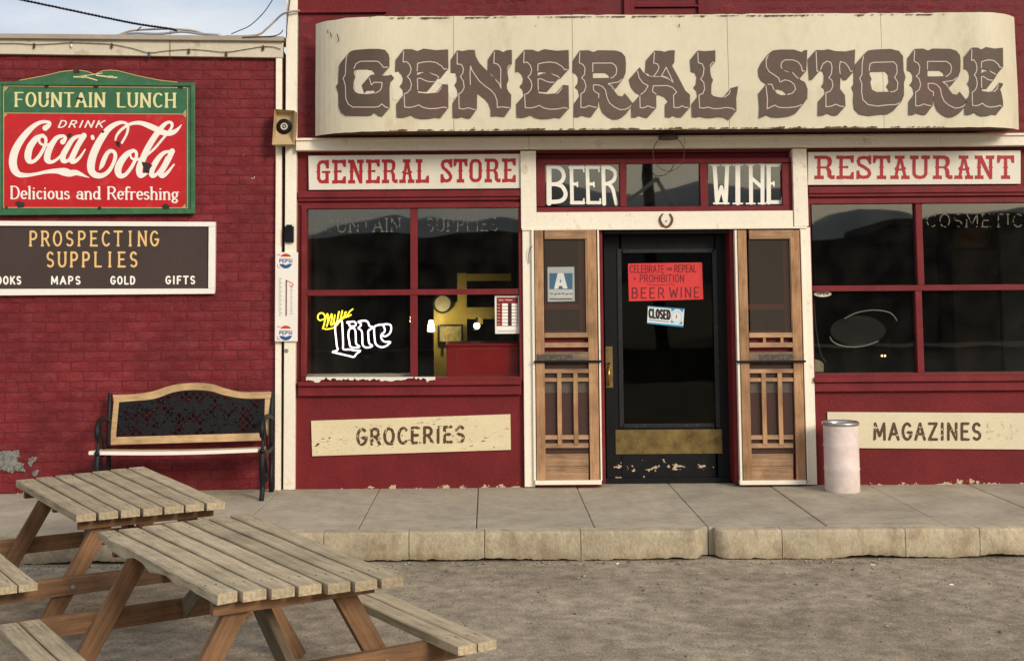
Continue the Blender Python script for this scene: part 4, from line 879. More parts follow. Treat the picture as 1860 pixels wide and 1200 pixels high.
# Tuscan slab lettering on the two fascia boards
def tuscan(ch, x0, x1, y0, y1):
    w = x1-x0; X, Y = grid(x0-3, y0-3, x1+3, y1+3, .5); D = np.full(X.shape, 1e9); H = y1-y0
    def poly(*p):
        nonlocal D; D = np.minimum(D, sdpoly(X, Y, p)-.25)
    def st_(xc, a=y0, b=y1, t=2.9, mid=True):
        poly((xc-t, a), (xc+t, a), (xc+t, b), (xc-t, b))
        if mid: ym = (a+b)/2; poly((xc-t-1.9, ym), (xc, ym-3.2), (xc+t+1.9, ym), (xc, ym+3.2))
    def sf(xa, xb, top, hh=5.8):                 # slab with a notch
        y = y0 if top else y1; s_ = 1 if top else -1; m = (xa+xb)/2; poly((xa, y-.4*s_), (m-1.6, y+.3*s_), (m, y+1.2*s_), (m+1.6, y+.3*s_), (xb, y-.4*s_), (xb, y+hh*s_), (xa, y+hh*s_))
    def hook(xc, top, ln=12.5, t=2.5):
        if top: poly((xc-t, y0), (xc+t, y0), (xc+t, y0+ln), (xc-t*.5, y0+ln), (xc-t-1.5, y0+5))
        else: poly((xc-t, y1), (xc+t, y1), (xc+t, y1-ln), (xc-t*.5, y1-ln), (xc-t-1.5, y1-5))
    def stroke(p, r=2.9):
        nonlocal D; D = np.minimum(D, sdstroke(X, Y, p, r))
    if ch in 'EL':
        s0 = x0+.27*w; st_(s0, t=2.7)
        if ch == 'E': sf(x0, x1, True, 5.6); hook(x1-2.4, True); poly((s0, y0+H*.46), (x0+.68*w, y0+H*.44), (x0+.68*w, y0+H*.53), (s0, y0+H*.51))
        else: sf(x0, x0+.5*w, True)
        sf(x0, x1, False, 5.6); hook(x1-2.4, False)
    elif ch == 'N':
        a = x0+.22*w; b = x1-.18*w; st_(a, t=2.5); st_(b, t=2.5); sf(x0, x0+.44*w, False); sf(x1-.42*w, x1, True); sf(x0, x0+.36*w, True)
        poly((x0+.12*w, y0), (x0+.36*w, y0), (b+2.4, y1), (b-2.2, y1+.5))
    elif ch == 'R':
        a = x0+.22*w; st_(a, t=2.6); sf(x0, x0+.45*w, False); sf(x0, x0+.4*w, True, 5.2)
        poly((a, y0), (x0+.62*w, y0), (x0+.80*w, y0+3), (x0+.87*w, y0+9), (x0+.83*w, y0+17), (x0+.66*w, y0+22.5), (a, y0+22.5), (a, y0+19.5), (x0+.58*w, y0+19.5), (x0+.66*w, y0+15), (x0+.66*w, y0+8.5), (x0+.58*w, y0+5.5), (a, y0+5.5))
        poly((x0+.55*w, y0+21), (x0+.75*w, y0+22), (x0+.84*w, y0+28), (x0+.84*w, y1-6), (x1, y1-6.5), (x1, y1), (x0+.82*w, y1), (x0+.66*w, y1-4), (x0+.64*w, y0+28))
    elif ch == 'A':
        m = (x0+x1)/2; t = 2.6
        poly((m-2.2, y0), (m+2.2, y0), (x0+.26*w+2.4, y1), (x0+.26*w-2.4, y1)); poly((m-2.2, y0), (m+2.6, y0), (x1-.2*w+2.6, y1), (x1-.2*w-2.4, y1))
        sf(m-.26*w, m+.24*w, True, 5.5); sf(x0, x0+.42*w, False); sf(x1-.42*w, x1, False); poly((x0+.26*w, y0+H*.56), (x1-.24*w, y0+H*.56), (x1-.22*w, y0+H*.63), (x0+.24*w, y0+H*.63))
        for s_, xx in ((-1, m-.14*w-1.5), (1, m+.17*w+1.5)): poly((xx, y0+H*.46), (xx+s_*4, y0+H*.55), (xx, y0+H*.62))
    elif ch == 'T':
        m = (x0+x1)/2; st_(m, t=2.7); sf(x0, x1, True, 5.4); hook(x1-2.4, True, 13); poly((x0, y0), (x0+4.8, y0), (x0+6.4, y0+5), (x0+3.5, y0+13), (x0, y0+13)); sf(m-.26*w, m+.26*w, False)
    elif ch in 'OGCU':
        t = 2.8; a = x0+t; b = x1-t
        if ch == 'U':
            a = x0+.20*w; b = x1-.2*w; stroke([(a, y0+2), (a, y1-9), (a+3.5, y1-4), ((a+b)/2, y1-2.6), (b-3.5, y1-4), (b, y1-9), (b, y0+2)]); sf(x0, x0+.42*w, True, 6); sf(x1-.42*w, x1, True, 6)
        else:
            stroke([(b, y0+9), (b-3, y0+4), ((a+b)/2, y0+2.9), (a+3, y0+4), (a, y0+9), (a, y1-9), (a+3, y1-4), ((a+b)/2, y1-2.9), (b-3, y1-4), (b, y1-9)]+([(b, y0+9)] if ch == 'O' else [(b, y0+H*.5)]), 2.9)
            ym = (y0+y1)/2; poly((x0-2, ym), (x0+t, ym-3.2), (x0+t, ym+3.2))
            if ch == 'O': poly((x1+2, ym), (x1-t, ym-3.2), (x1-t, ym+3.2))
            else:
                D = np.where((X > x0+.62*w) & (Y > y0+H*.36) & (Y < y0+H*.46), np.maximum(D, .6), D); hook(x1-2.6, True, 15, 2.8); poly((x0+.42*w, y0+H*.47), (x1+3, y0+H*.47), (x1+3, y0+H*.55), (x0+.46*w, y0+H*.55)); sf(x1-5.6, x1, False, 8)
    elif ch == 'S':
        stroke([(x1-3, y0+9), (x1-6, y0+4), ((x0+x1)/2, y0+2.9), (x0+5, y0+4.5), (x0+2.9, y0+10), (x0+5, y0+16), ((x0+x1)/2, y0+H*.48), (x1-5, y0+H*.62), (x1-2.6, y0+H*.74), (x1-3, y1-8), (x1-6, y1-4), ((x0+x1)/2, y1-2.9), (x0+6, y1-4), (x0+3, y1-9)], 2.9)
        hook(x1-2.4, True, 15); poly((x0, y1), (x0+5, y1), (x0+5.5, y1-8), (x0+4.8, y1-15), (x0, y1-15))
    return (X, Y, D)
def tilt(fs, sl, x_): return [(A, B+sl*(A-x_), D) for A, B, D in fs]
gs = thing('signboard', P(752, 312, -.02), 'white signboard with red Western letters reading general store, above the left window', 'sign')
quad('board', M_board, gs, [(560, 283), (946, 279.5), (946, 342), (561, 345)], -.030, .03, .002)
fs = [tuscan(c_, a, b, 290.5, 333) for c_, a, b in zip('GENERALSTORE', (576, 603.5, 632.6, 665, 694, 725.6, 755.4, 800.5, 824, 853, 880.6, 912.4), (597, 628, 660.5, 689.6, 722, 752.5, 779, 821.5, 849, 875, 909, 936.6))]
letters('lettering', M_redlet, gs, tilt(fs, -.008, 640), onY(-.0325))
gr = thing('signboard', P(1660, 305, -.02), 'white signboard with red Western letters reading restaurant, above the right window', 'sign')
quad('board', M_board, gr, [(1468, 276.5), (1854, 273.5), (1854, 334), (1468, 336)], -.030, .03, .002)
fs = [tuscan(c_, a, b, 283, 325) for c_, a, b in zip('RESTAURANT', (1479.7, 1519.5, 1556, 1586, 1617.8, 1653.3, 1695, 1734, 1771, 1811.6), (1516, 1550.6, 1582.4, 1616.8, 1652, 1689, 1730, 1767.5, 1806, 1842))]
letters('lettering', M_redlet, gr, tilt(fs, -.001, 1640), onY(-.0325))
# painted boards below the windows
gc = thing('signboard', P(746, 790, -.01), 'weathered cream board reading groceries on the red wall below the left window', 'sign')
quad('board', M_boardcream, gc, [(565, 764), (927, 752), (928, 816.5), (567, 828)], -.016, .016, .001)
letters('lettering', M_darklet, gc, worn(text('GROCERIES', 648, 844, 779.5, 807, 2.6, slope=-.028, gap=.22, h=.5), .30, 9), onY(-.0185))
Xg, Yg = grid(566, 755, 927, 828, .9); v = vnoise(Xg*.4, Yg, 5, 41)*.5+vnoise(Xg*.5, Yg, 2.2, 42)*.5
letters('flaked_paint', M_darklet, gc, [(Xg, Yg, np.maximum(.80-v+np.abs(Yg-(795-(Xg-746)*.033))/400, np.maximum(np.abs(Yg-(790.3-(Xg-746)*.032))-30, -(Xg-568))))], onY(-.0180))
gm = thing('signboard', P(1700, 780, -.01), 'cream board reading magazines behind the barrel, below the right window', 'sign')
quad('board', M_boardcream2, gm, [(1503, 748), (1876, 750), (1876, 816), (1504, 813)], -.016, .016, .001)
letters('lettering', M_darklet, gm, worn(text('MAGAZINES', 1587, 1782, 769, 797.5, 2.5, gap=.22, h=.5), .22, 3), onY(-.0185))
letters('faded_lettering', mat('ghost_lettering', (.56, .48, .32), .65), gm, worn(text('EAP', 1792, 1850, 771, 796, 1.8, gap=.25), .56, 4), onY(-.0182))
onTr = lambda p: Pn2(p, lambda q: .03-.006*(375-q[:, 1])/78-.003)
# window transom lettering (hand painted on the panes)
def strokes(ox, oy, s, L_, h=.5):
    out = []
    for pts, r in L_:
        q = [(ox+a/s, oy+b/s) for a, b in pts]; A, B = grid(min(p[0] for p in q)-r/s-1.5, min(p[1] for p in q)-r/s-1.5, max(p[0] for p in q)+r/s+1.5, max(p[1] for p in q)+r/s+1.5, h); out.append((A, B, q, r/s))
    x0 = min(o[0].min() for o in out); x1 = max(o[0].max() for o in out); y0 = min(o[1].min() for o in out); y1 = max(o[1].max() for o in out)
    A, B = grid(x0, y0, x1, y1, h); D = np.full(A.shape, 1e9)
    for _, _, q, r in out: D = np.minimum(D, sdstroke(A, B, q, r))
    return (A, B, D)
BEER = [([(240,240),(245,970)],50), ([(240,250),(400,255)],36), (smooth([(400,255),(490,310),(535,420),(500,530),(400,590),(260,595)]).tolist(),38), (smooth([(380,595),(500,640),(570,770),(540,880),(440,935),(250,945)]).tolist(),40)]
BE1 = [([(685,265),(700,960)],36), ([(660,265),(920,265)],32), ([(925,262),(932,350)],14), ([(700,592),(790,592)],30), ([(805,560),(805,640)],16), ([(690,962),(925,962)],34), ([(930,960),(932,890)],16)]
BE2 = [([(1000,265),(1020,960)],36), ([(985,265),(1225,265)],30), ([(1228,262),(1230,345)],14), ([(1020,592),(1120,592)],30), ([(1130,560),(1135,645)],16), ([(1010,962),(1250,962)],32), ([(1258,960),(1258,890)],16)]
BR_ = [([(1315,260),(1335,985)],38), (smooth([(1315,265),(1440,270),(1540,340),(1560,430),(1510,530),(1400,585),(1330,590)]).tolist(),36), (smooth([(1420,590),(1500,680),(1545,850),(1575,985)]).tolist(),34)]
letters('lettering', M_whitelet, tw, [strokes(975, 280, 10.906, q) for q in (BEER, BE1, BE2, BR_)], onTr)
WI = [([(250,240),(300,960)],40), ([(500,240),(470,960)],40), ([(300,960),(385,650)],34), ([(385,650),(460,960)],34), ([(180,222),(335,222)],14), ([(400,222),(570,222)],14), ([(235,975),(530,975)],18)]
II = [([(710,220),(712,965)],48), ([(610,215),(800,215)],14), ([(620,978),(800,978)],16)]
NN = [([(965,220),(975,965)],38), ([(1200,215),(1200,965)],38), (smooth([(975,470),(1080,560),(1190,660)]).tolist(),34), ([(880,212),(1040,212)],13), ([(1130,205),(1260,205)],13), ([(880,978),(1050,978)],16), ([(1120,978),(1265,978)],16)]
EE = [([(1320,230),(1325,955)],42), ([(1300,215),(1540,220)],30), ([(1545,220),(1550,310)],13), ([(1340,580),(1420,580)],26), ([(1425,545),(1428,630)],14), ([(1310,950),(1575,950)],36), ([(1580,950),(1582,860)],16)]
letters('lettering', M_whitelet, tw, [strokes(1275, 280, 10.906, q) for q in (WI, II, NN, EE)], onTr)

# ================================================================= THE BRICK ANNEX ON THE LEFT
an = thing('annex_building', (AX0, 0, 0), 'lower dark red painted brick building with a cream fascia, left of the store', 'building')
RZ = math.atan(.07); cs, sn = math.cos(RZ), math.sin(RZ)
def aw(s, z, o=0.0): return np.array([AX0-s*cs+o*sn*-1, -s*sn+o*cs, z])   # s metres to the left, o behind the face
def abox(s0, s1, z0, z1, o0, o1): return MB().hexa([aw(s1, z0, o0), aw(s0, z0, o0), aw(s0, z1, o0), aw(s1, z1, o0)], [aw(s1, z0, o1), aw(s0, z0, o1), aw(s0, z1, o1), aw(s1, z1, o1)])
ZA = An([(250, 102)], 0)[0][2]
abox(0, 5.2, -.15, ZA+.05, .006, .22).build('wall_backing', M_mortar, an)
abox(0, 5.2, ZA+.0, ZA+.03, .22, 5).build('roof', M_dark, an)
vis = []; rest = []
row = 0; z = .005
while z < ZA-.02:
    s = -BL/2*(row % 2)+.055
    while s < 4.9:
        a, b = max(s, .055), s+BL
        if row % 6 == 5: b = s+BL                      # header courses drawn with half bricks below
        cpt = aw((a+b)/2, z+CH/2); px, py = to_px(cpt); w = b-a-.01
        hid = (px < 340 and 165 < py < 378) or (px < 372 and 412 < py < 528) or (py > 860 and px < 300) or px < -14
        (rest if hid or w < .06 else vis).append((cpt, w, px, py)); s += BL
    row += 1; z += CH
vis.sort(key=lambda q: abs(q[2]-300)+abs(q[3]-560)*.6)
for cpt, w, px, py in vis[:298]:
    o = put_brick(an, (cpt[0]-AX0, cpt[1]-.0015, cpt[2]), w/.2); o.rotation_euler = (0, 0, RZ)
m = MB()
for cpt, w, px, py in vis[298:]+rest:
    me = rs.choice(BR); n0 = len(m.v)
    for v in me.vertices: x_ = v.co.x*w/.2; y_ = v.co.y-.0015; m.v.append((cpt[0]+x_*cs-y_*sn, cpt[1]+x_*sn+y_*cs, cpt[2]+v.co.z))
    for f in me.polygons: m.f.append(tuple(i+n0 for i in f.vertices))
tag(m.build('brickwork', M_redbrick, an), kind='stuff')
# fascia, capping, corner trim
quad('fascia_board', M_fascia, an, [(-160, 69), (514.5, 75), (513.5, 105), (-160, 96)], -.045, .06, .004, A=True)
quad('capping', mat('greyed_capping', (.36, .31, .25), .7, .15, 6, .002, 40, coord='World'), an, [(-160, 59), (515.5, 66), (515.5, 74.5), (-160, 68)], -.085, .30, .004, A=True)
quad('corner_board', M_cream, an, [(501, 105.5), (512, 105.5), (510, 891), (499, 891)], -.035, .06, .004, A=True)
quad('corner_board', M_cream, an, [(502, 200), (508, 200), (506, 458), (500, 458)], -.040, .01, .001, A=True)
# grey patch of missing paint
Xg, Yg = grid(-20, 808, 76, 868, .7); v = vnoise(Xg, Yg, 20, 61)*.4+vnoise(Xg, Yg, 7, 62)*.35+vnoise(Xg, Yg, 2.5, 63)*.25
D1 = np.minimum(sdpoly(Xg, Yg, [(-20, 818), (34, 818), (33, 836), (44, 843), (45, 856), (15, 858), (0, 850), (-20, 850)]), np.minimum(sdpoly(Xg, Yg, [(50, 838), (56, 826), (68, 828), (66, 838), (56, 845), (48, 843)]), sdpoly(Xg, Yg, [(57, 857), (69, 855), (66, 861), (58, 862)])))
letters('bare_patch', mat('bare_grey_masonry', (.20, .20, .175), .9, .35, 40, .003, 60, col2=(.09, .085, .085), c2=(.5, .6), c2scale=30, coord='World'), an, [(Xg, Yg, D1+(v-.5)*14)], onA(-.010))
foot_chips(300, 498, lambda x: 893+x*0, onA(-.011), an, 71, -.04); foot_chips(0, 60, lambda x: 899+x*0, onA(-.011), an, 75, -.0)
Xg, Yg = grid(435, 110, 505, 480, .8); v = vnoise(Xg, Yg, 40, 81)*.3+vnoise(Xg, Yg, 3, 82)*.7
letters('flaked_paint', MATS['bare_cream_paint'], an, [(Xg, Yg, .935-v)], onA(-.0115))

# enamel sign: fountain lunch
es = thing('enamel_sign', An([(178, 270)], -.05)[0], 'old green and red enamel sign with white script lettering on the brick wall', 'sign')
quad('backing', M_green, es, [(-6, 151), (352, 153), (352, 387), (-6, 390)], -.045, .035, .004, A=True)
cr_ = MB(); cp = [(12, 152), (36, 146), (80, 138), (108, 131), (128, 128.5), (140, 127), (158, 130), (172, 135.5), (186, 129), (200, 127.5), (213, 128.5), (250, 138), (290, 146), (322, 149.5), (334, 152)]
a = [An([p], -.045)[0] for p in cp]
n = len(cp); cr_.v = [tuple(p) for p in a]+[(p[0], p[1]+.03, p[2]) for p in a]; cr_.f = [tuple(reversed(range(n))), tuple(n+i for i in range(n))]+[(i, (i+1) % n, n+(i+1) % n, n+i) for i in range(n)]
cr_.build('crest', M_green, es)
fm = MB()
for q in ([(-6, 148), (354, 150), (354, 156.5), (-6, 154.5)], [(-6, 383), (354, 380), (354, 388), (-6, 391)], [(346.5, 156), (354, 156), (354, 381), (346.5, 381)], [(-6, 154), (2, 154), (2, 384), (-6, 384)]):
    a = [An([p], -.062)[0] for p in (q[3], q[2], q[1], q[0])]; fm.hexa(a, [(p[0], p[1]+.03, p[2]) for p in a])
fm.build('frame', M_green, es, bevel=.004)
def flatpoly(pts, h=.7):
    xs = [p[0] for p in pts]; ys = [p[1] for p in pts]; A, B = grid(min(xs)-2, min(ys)-2, max(xs)+2, max(ys)+2, h); return (A, B, sdpoly(A, B, pts))
def strk(pts, r, h=.5):
    xs = [p[0] for p in pts]; ys = [p[1] for p in pts]; A, B = grid(min(xs)-r-2, min(ys)-r-2, max(xs)+r+2, max(ys)+r+2, h); return (A, B, sdstroke(A, B, pts, r))
letters('red_field', M_colared, es, [flatpoly([(6, 207), (338, 208.5), (338, 377), (6, 377.5)], 3)], onA(-.0475))
letters('gold_border', M_goldline, es, [strk(p, .75) for p in ([(6, 205.5), (338, 207.5)], [(6, 156.5), (338, 159.5)], [(6.5, 157), (6.5, 377)], [(340.5, 160), (340.5, 378)], [(7, 377), (340, 377.5)], cp[1:-1])]+[flatpoly(p) for p in ([(338, 198), (338, 214), (331, 208)], [(337, 370), (337, 377), (330, 377)], [(7, 158), (16, 158), (7, 168)], [(7, 207), (14, 207), (7, 214)])], onA(-.0490))
letters('crest_scroll', M_yellet, es, [strk(smooth([(134, 140), (146, 140), (158, 141), (176, 146)]), 1.1), strk(smooth([(175, 137), (190, 139), (203, 141), (212, 141)]), 1.2), strk([(150, 138), (168, 136), (186, 133)], .6), strk([(148, 140), (156, 140)], 2), strk([(196, 140), (204, 140)], 2)], onA(-.0495))
letters('lettering', M_yellet, es, text('FOUNTAIN LUNCH', 27, 319, 168.5, 193.5, 2.3, 1.1, serif=2.6, gap=.17, space=.45, slope=.005), onA(-.0490))
COLA1 = [[(705,280,44),(760,240,32),(770,200,26),(720,185,24),(640,190,28),(540,240,35),(440,330,45),(340,450,52),(260,580,58),(215,700,62),(200,820,62),(225,930,58),(290,1000,45),(400,1015,32),(540,1000,24),(700,965,26)], [(680,968,24),(780,955,32),(900,950,42),(1010,965,62),(1090,985,52),(1180,975,42),(1260,1000,28),(1330,1030,14),(1390,1052,4)],
  [(650,400,28),(560,450,45),(470,570,52),(435,700,55),(450,790,42),(520,800,28),(600,730,28),(670,620,27),(710,520,25),(710,440,25),(660,395,27)], [(612,460,16),(620,510,18),(690,550,18),(770,530,18),(850,470,20)],
  [(978,495,42),(1020,440,22),(985,405,24),(890,430,34),(810,530,44),(750,660,50),(735,770,48),(790,810,30),(870,780,22),(950,710,20)],
  [(1300,405,18),(1210,412,26),(1130,460,34),(1050,580,42),(985,700,46),(985,785,40),(1050,790,25),(1130,700,18),(1210,560,18)], [(1305,400,44),(1220,540,42),(1150,680,45),(1110,780,42),(1160,800,34),(1240,740,22),(1325,615,12)], [(1440,415,28),(1445,440,28)]]
COLA2 = [[(262,930,6),(300,860,34),(335,770,38),(380,680,32),(440,635,28),(500,665,28),(508,740,30),(470,850,28),(400,960,32),(300,1020,38),(200,1010,48),(140,950,55),(132,840,62),(165,700,60),(225,560,58),(300,430,54),(390,310,46),(480,240,38),(570,200,30),(650,198,22),(700,235,22),(705,300,20),(680,390,18),(612,510,18)],
  [(510,470,12),(530,400,18),(590,320,22),(680,250,22),(780,208,26),(900,202,32),(1020,240,42),(1130,290,46),(1230,340,46),(1320,365,40),(1400,350,38),(1470,310,26),(1540,230,6)],
  [(795,630,25),(700,680,42),(600,800,52),(550,930,54),(580,1020,42),(660,1010,30),(740,920,27),(800,820,26),(838,720,25),(828,650,24),(780,628,24)], [(740,690,14),(765,750,18),(840,775,18),(920,745,18)],
  [(1000,710,14),(1120,600,18),(1230,470,18),(1330,350,18),(1390,260,22),(1385,205,24),(1335,190,22),(1265,235,32),(1170,350,44),(1080,480,46),(1000,620,48),(930,780,50),(882,920,52),(900,1015,42),(970,1000,26),(1060,920,18)],
  [(1350,645,20),(1280,660,28),(1210,715,36),(1135,820,44),(1075,940,46),(1085,1018,38),(1150,1000,25),(1240,880,20),(1310,740,20)], [(1395,640,42),(1340,760,42),(1270,880,46),(1215,985,42),(1245,1028,32),(1320,975,24),(1422,848,13)]]
fs = []
for (ox, oy, s_, grp) in ((0, 200, 8.572, COLA1), (150, 200, 8.571, COLA2)):
    for q in grp:
        p = smooth([(ox+a/s_, oy+b/s_, r/s_) for a, b, r in q], 5) if len(q) > 2 else np.array([(ox+a/s_, oy+b/s_, r/s_) for a, b, r in q])
        fs.append(p)
x0 = min(p[:, 0].min() for p in fs)-9; x1 = max(p[:, 0].max() for p in fs)+9; A, B = grid(x0, 210, x1, 330, .55); D = np.full(A.shape, 1e9)
for p in fs:
    a, b = int((p[:, 0].min()-9-x0)/.55), int((p[:, 0].max()+9-x0)/.55); a = max(a, 0)
    D[:, a:b] = np.minimum(D[:, a:b], sdstroke(A[:, a:b], B[:, a:b], p))
letters('script_lettering', M_white, es, [(A, B, D)]+text('DRINK', 104.5, 186, 219.5, 231.5, 1.45, .95, slant=.45, gap=.26, h=.4), onA(-.0495))
letters('lettering', M_white, es, text('Delicious and Refreshing', 19, 325, 338.5, 361, 1.75, .95, serif=1.6, gap=.05, space=.36, slope=.005, h=.5), onA(-.0495))
# fix: capitals D and R are drawn by the same alphabet
ch = []
for (x, y, r) in ((174, 155.5, 7), (329, 157, 6.5), (85, 158, 4), (138, 129.5, 6), (126, 246, 5), (215, 260, 4.5), (36, 372, 9), (180, 378, 4.5), (301, 375.5, 8), (187, 239, 3), (56, 234.5, 2), (11, 377, 4), (336, 152, 5)):
    A, B = grid(x-r-3, y-r-3, x+r+3, y+r+3, .5); ch.append((A, B, np.hypot(A-x, (B-y)*1.25)-r*.85+(vnoise(A, B, 3, int(x))-.5)*4.5))
ch.append(flatpoly([(257, 294), (270, 295.5), (277, 300), (272, 307), (271, 315), (262, 314), (260, 304)], .5)); ch.append(flatpoly([(209, 256), (214, 258), (219, 266), (216, 268), (211, 264)], .5)); ch.append(strk([(84, 181), (92, 179.5)], .9)); ch.append(strk([(140, 178.5), (149, 180)], 2))
letters('chipped_enamel', M_chip, es, ch, onA(-.0505))

# prospecting supplies board
ps = thing('signboard', An([(190, 470)], -.05)[0], 'dark brown board in a white frame reading prospecting supplies on the brick wall', 'sign')
quad('board', M_brownboard, ps, [(-160, 410), (381, 411), (379, 525), (-160, 528)], -.030, .025, .001, A=True)
for q in ([(-170, 400.5), (391, 403), (391, 411.5), (-170, 409.5)], [(-170, 525), (390, 524), (389, 533.5), (-170, 538)], [(378.8, 411.7), (391, 411.7), (390, 523.8), (378, 523.8)]): quad('frame_strip', M_white, ps, q, -.050, .045, .003, A=True)
letters('lettering', M_goldlet, ps, text('PROSPECTING', 53, 288, 420.5, 446, 1.75, serif=1.3, serr=1.7, gap=.30, slope=0, fixed=.62, h=.5)+text('SUPPLIES', 84, 250, 458.5, 484, 1.85, serif=1.3, serr=1.8, gap=.30, fixed=.62, h=.5), onA(-.0325))
letters('lettering', M_whitelet, ps, text('MAPS', 93, 146, 502.5, 515.5, 1.45, gap=.30, h=.4)+text('GOLD', 201, 245, 502.5, 515.5, 1.45, gap=.28, h=.4)+text('GIFTS', 301, 354, 502, 515, 1.45, gap=.30, h=.4)+text('BOOKS', -18, 38, 502.5, 515.5, 1.45, gap=.28, h=.4), onA(-.0325))

# ================================================================= THINGS FIXED TO THE FRONT
lsp = thing('loudspeaker', P(515, 230, -.1), 'square beige horn loudspeaker on the corner post left of the big sign', 'loudspeaker')
o4 = [P(*q) for q in ((494, 263, -.20), (533, 262, -.20), (535.5, 201, -.20), (498.5, 198, -.20))]
i4 = [P(*q) for q in ((501, 246, -.12), (529, 246, -.12), (531, 207, -.12), (504, 206, -.12))]
M_sp = mat('yellowed_beige_plastic', (.50, .36, .19), .5, .12, 9, .001, 40, coord='World')
m = MB(); m.v = [tuple(p) for p in o4+i4]+[(p[0], p[1]+.14, p[2]) for p in o4]; m.f = [(0, 1, 5, 4), (1, 2, 6, 5), (2, 3, 7, 6), (3, 0, 4, 7), (4, 5, 6, 7), (0, 8, 9, 1), (1, 9, 10, 2), (2, 10, 11, 3), (3, 11, 8, 0), (8, 11, 10, 9)]
m.build('horn', M_sp, lsp, bevel=.003)
c = P(516, 230, -.125)
def fwd(prof, nm, m_, cc, n=24):                  # lathe turned to face the street
    mb = MB()
    for r_, d_ in prof:
        for k in range(n): a_ = 2*math.pi*k/n; mb.v.append((cc[0]+r_*math.cos(a_), cc[1]-d_, cc[2]+r_*math.sin(a_)))
    for i_ in range(len(prof)-1):
        for k in range(n): mb.f.append((i_*n+k, (i_+1)*n+k, (i_+1)*n+(k+1) % n, i_*n+(k+1) % n))
    return mb.build(nm, m_, lsp, smooth=True)
fwd([(.066, .0), (.060, .006), (.030, .002), (.012, .004), (.001, .004)], 'driver_cone', M_black, c)
fwd([(.017, .004), (.022, .012), (.028, .012), (.031, .003)], 'driver_ring', mat('pale_metal_ring', (.60, .54, .46), .4), c)
fwd([(.012, .004), (.010, .012), (.001, .014)], 'driver_cap', M_steel, c)
bxk = thing('black_box', P(525, 424, -.07), 'small black electrical box on the white corner post above the thermometer', 'electrical box')
pxbox(MB(), 517, 411, 533, 440, -.095, .035).build('case', M_black, bxk, bevel=.004); pxbox(MB(), 520, 408, 530, 411.5, -.085, .02).build('hinge', M_black, bxk, bevel=.002)
scx = P(520, 637, -.06); tag(MB().tube([scx, scx-np.array([0, .008, 0])], [.02, .014], 12).build('bolt_plate', M_steel), 'small round grey bolt plate on the white post under the thermometer', 'bolt')
th = thing('thermometer', P(520, 540, -.08), 'tall white soda thermometer with red and blue caps on the corner post', 'thermometer')
quad('plate', M_white, th, [(500, 458), (541, 458), (540, 620), (499, 620)], -.086, .024, .004)
M_b = mat('soda_blue', (.02, .09, .30), .4); M_r = mat('soda_red', (.60, .045, .02), .4)
for y_ in (460, 590.5):
    el = arc(519, y_+14, 12.5, 13.5, 0, 180, 16); letters('emblem_red', M_r, th, [flatpoly([(x, y) for x, y in el if y < y_+8.5], .4)], onY(-.0875))
    el = arc(519, y_+14, 12.5, 13.5, 180, 360, 16); letters('emblem_blue', M_b, th, [flatpoly([(506.8, y_+20), (513, y_+19), (519, y_+21.5), (525, y_+19), (531, y_+19)]+[(x, y) for x, y in reversed(el) if y > y_+20], .4)], onY(-.0875))
    letters('lettering', M_b, th, text('PEPSI', 507.5, 531, y_+10.5, y_+16.5, .7, h=.3), onY(-.0875))
    letters('corner_mark', M_r, th, [strk([(503.5, y_+4), (505, y_+2.5), (509, y_+2.5)], .5, .3)], onY(-.0875)); letters('corner_mark', M_r, th, [strk([(503.5, y_+20), (504.5, y_+25), (508, y_+26)], .5, .3)], onY(-.0875))
pxbox(MB(), 519.2, 508, 520.8, 573, -.092, .006).build('tube', M_rust, th)
tk = [strk([(506.5, y), (511.5 if k % 2 == 0 else 509.5, y)], .55, .3) for k, y in enumerate(np.arange(506, 574, 3.9))]+[strk([(527, y), (531, y)], .5, .3) for y in np.arange(522, 571, 4.3)]
letters('scale_mark', mat('grey_print', (.22, .24, .26), .6), th, tk, onY(-.0875)); letters('red_print', M_r, th, [strk(smooth([(521, 510), (526, 512), (532, 516), (531, 520), (526, 518)]), .7, .3)], onY(-.0875))
hs = thing('horseshoe', P(1210, 398, -.06), 'rusty horseshoe nailed open end up to the cream header over the door', 'horseshoe')
q = [P(x, y, -.062) for x, y in smooth([(1204.5, 388), (1200.5, 393), (1199, 399), (1201.5, 406), (1206, 411), (1210, 412.5), (1214.5, 411), (1219, 406), (1221.5, 399), (1220, 393), (1216.5, 388)], 4)]
MB().tube(q, [.006+.005*math.sin(math.pi*i/(len(q)-1)) for i in range(len(q))], 6).build('shoe', mat('horseshoe_rust', (.15, .055, .03), .7, .3, 30, 0), hs, smooth=True)
c = P(1210.5, 401.5, -.053); MB().tube([c, c-np.array([0, .006, 0])], .006, 8).build('nail', M_rust, hs)
hp_ = thing('hanging_hoop', P(1214, 262, -.22), 'thin wire hoop with a dark cap hanging under the big sign above the door', 'hoop')
MB().tube([P(x, y, -.25) for x, y in arc(1214.5, 279, 28.5, 32, 0, 360, 48)[:-1]], .0028, 6, closed=True).build('ring', M_rust, hp_, smooth=True)
MB().lathe(P(1214, 249, -.25), [(.001, .03), (.05, .025), (.085, 0), (.08, -.02), (.001, -.02)], 20).build('cap', mat('brown_cap', (.10, .075, .06), .6), hp_, smooth=True)
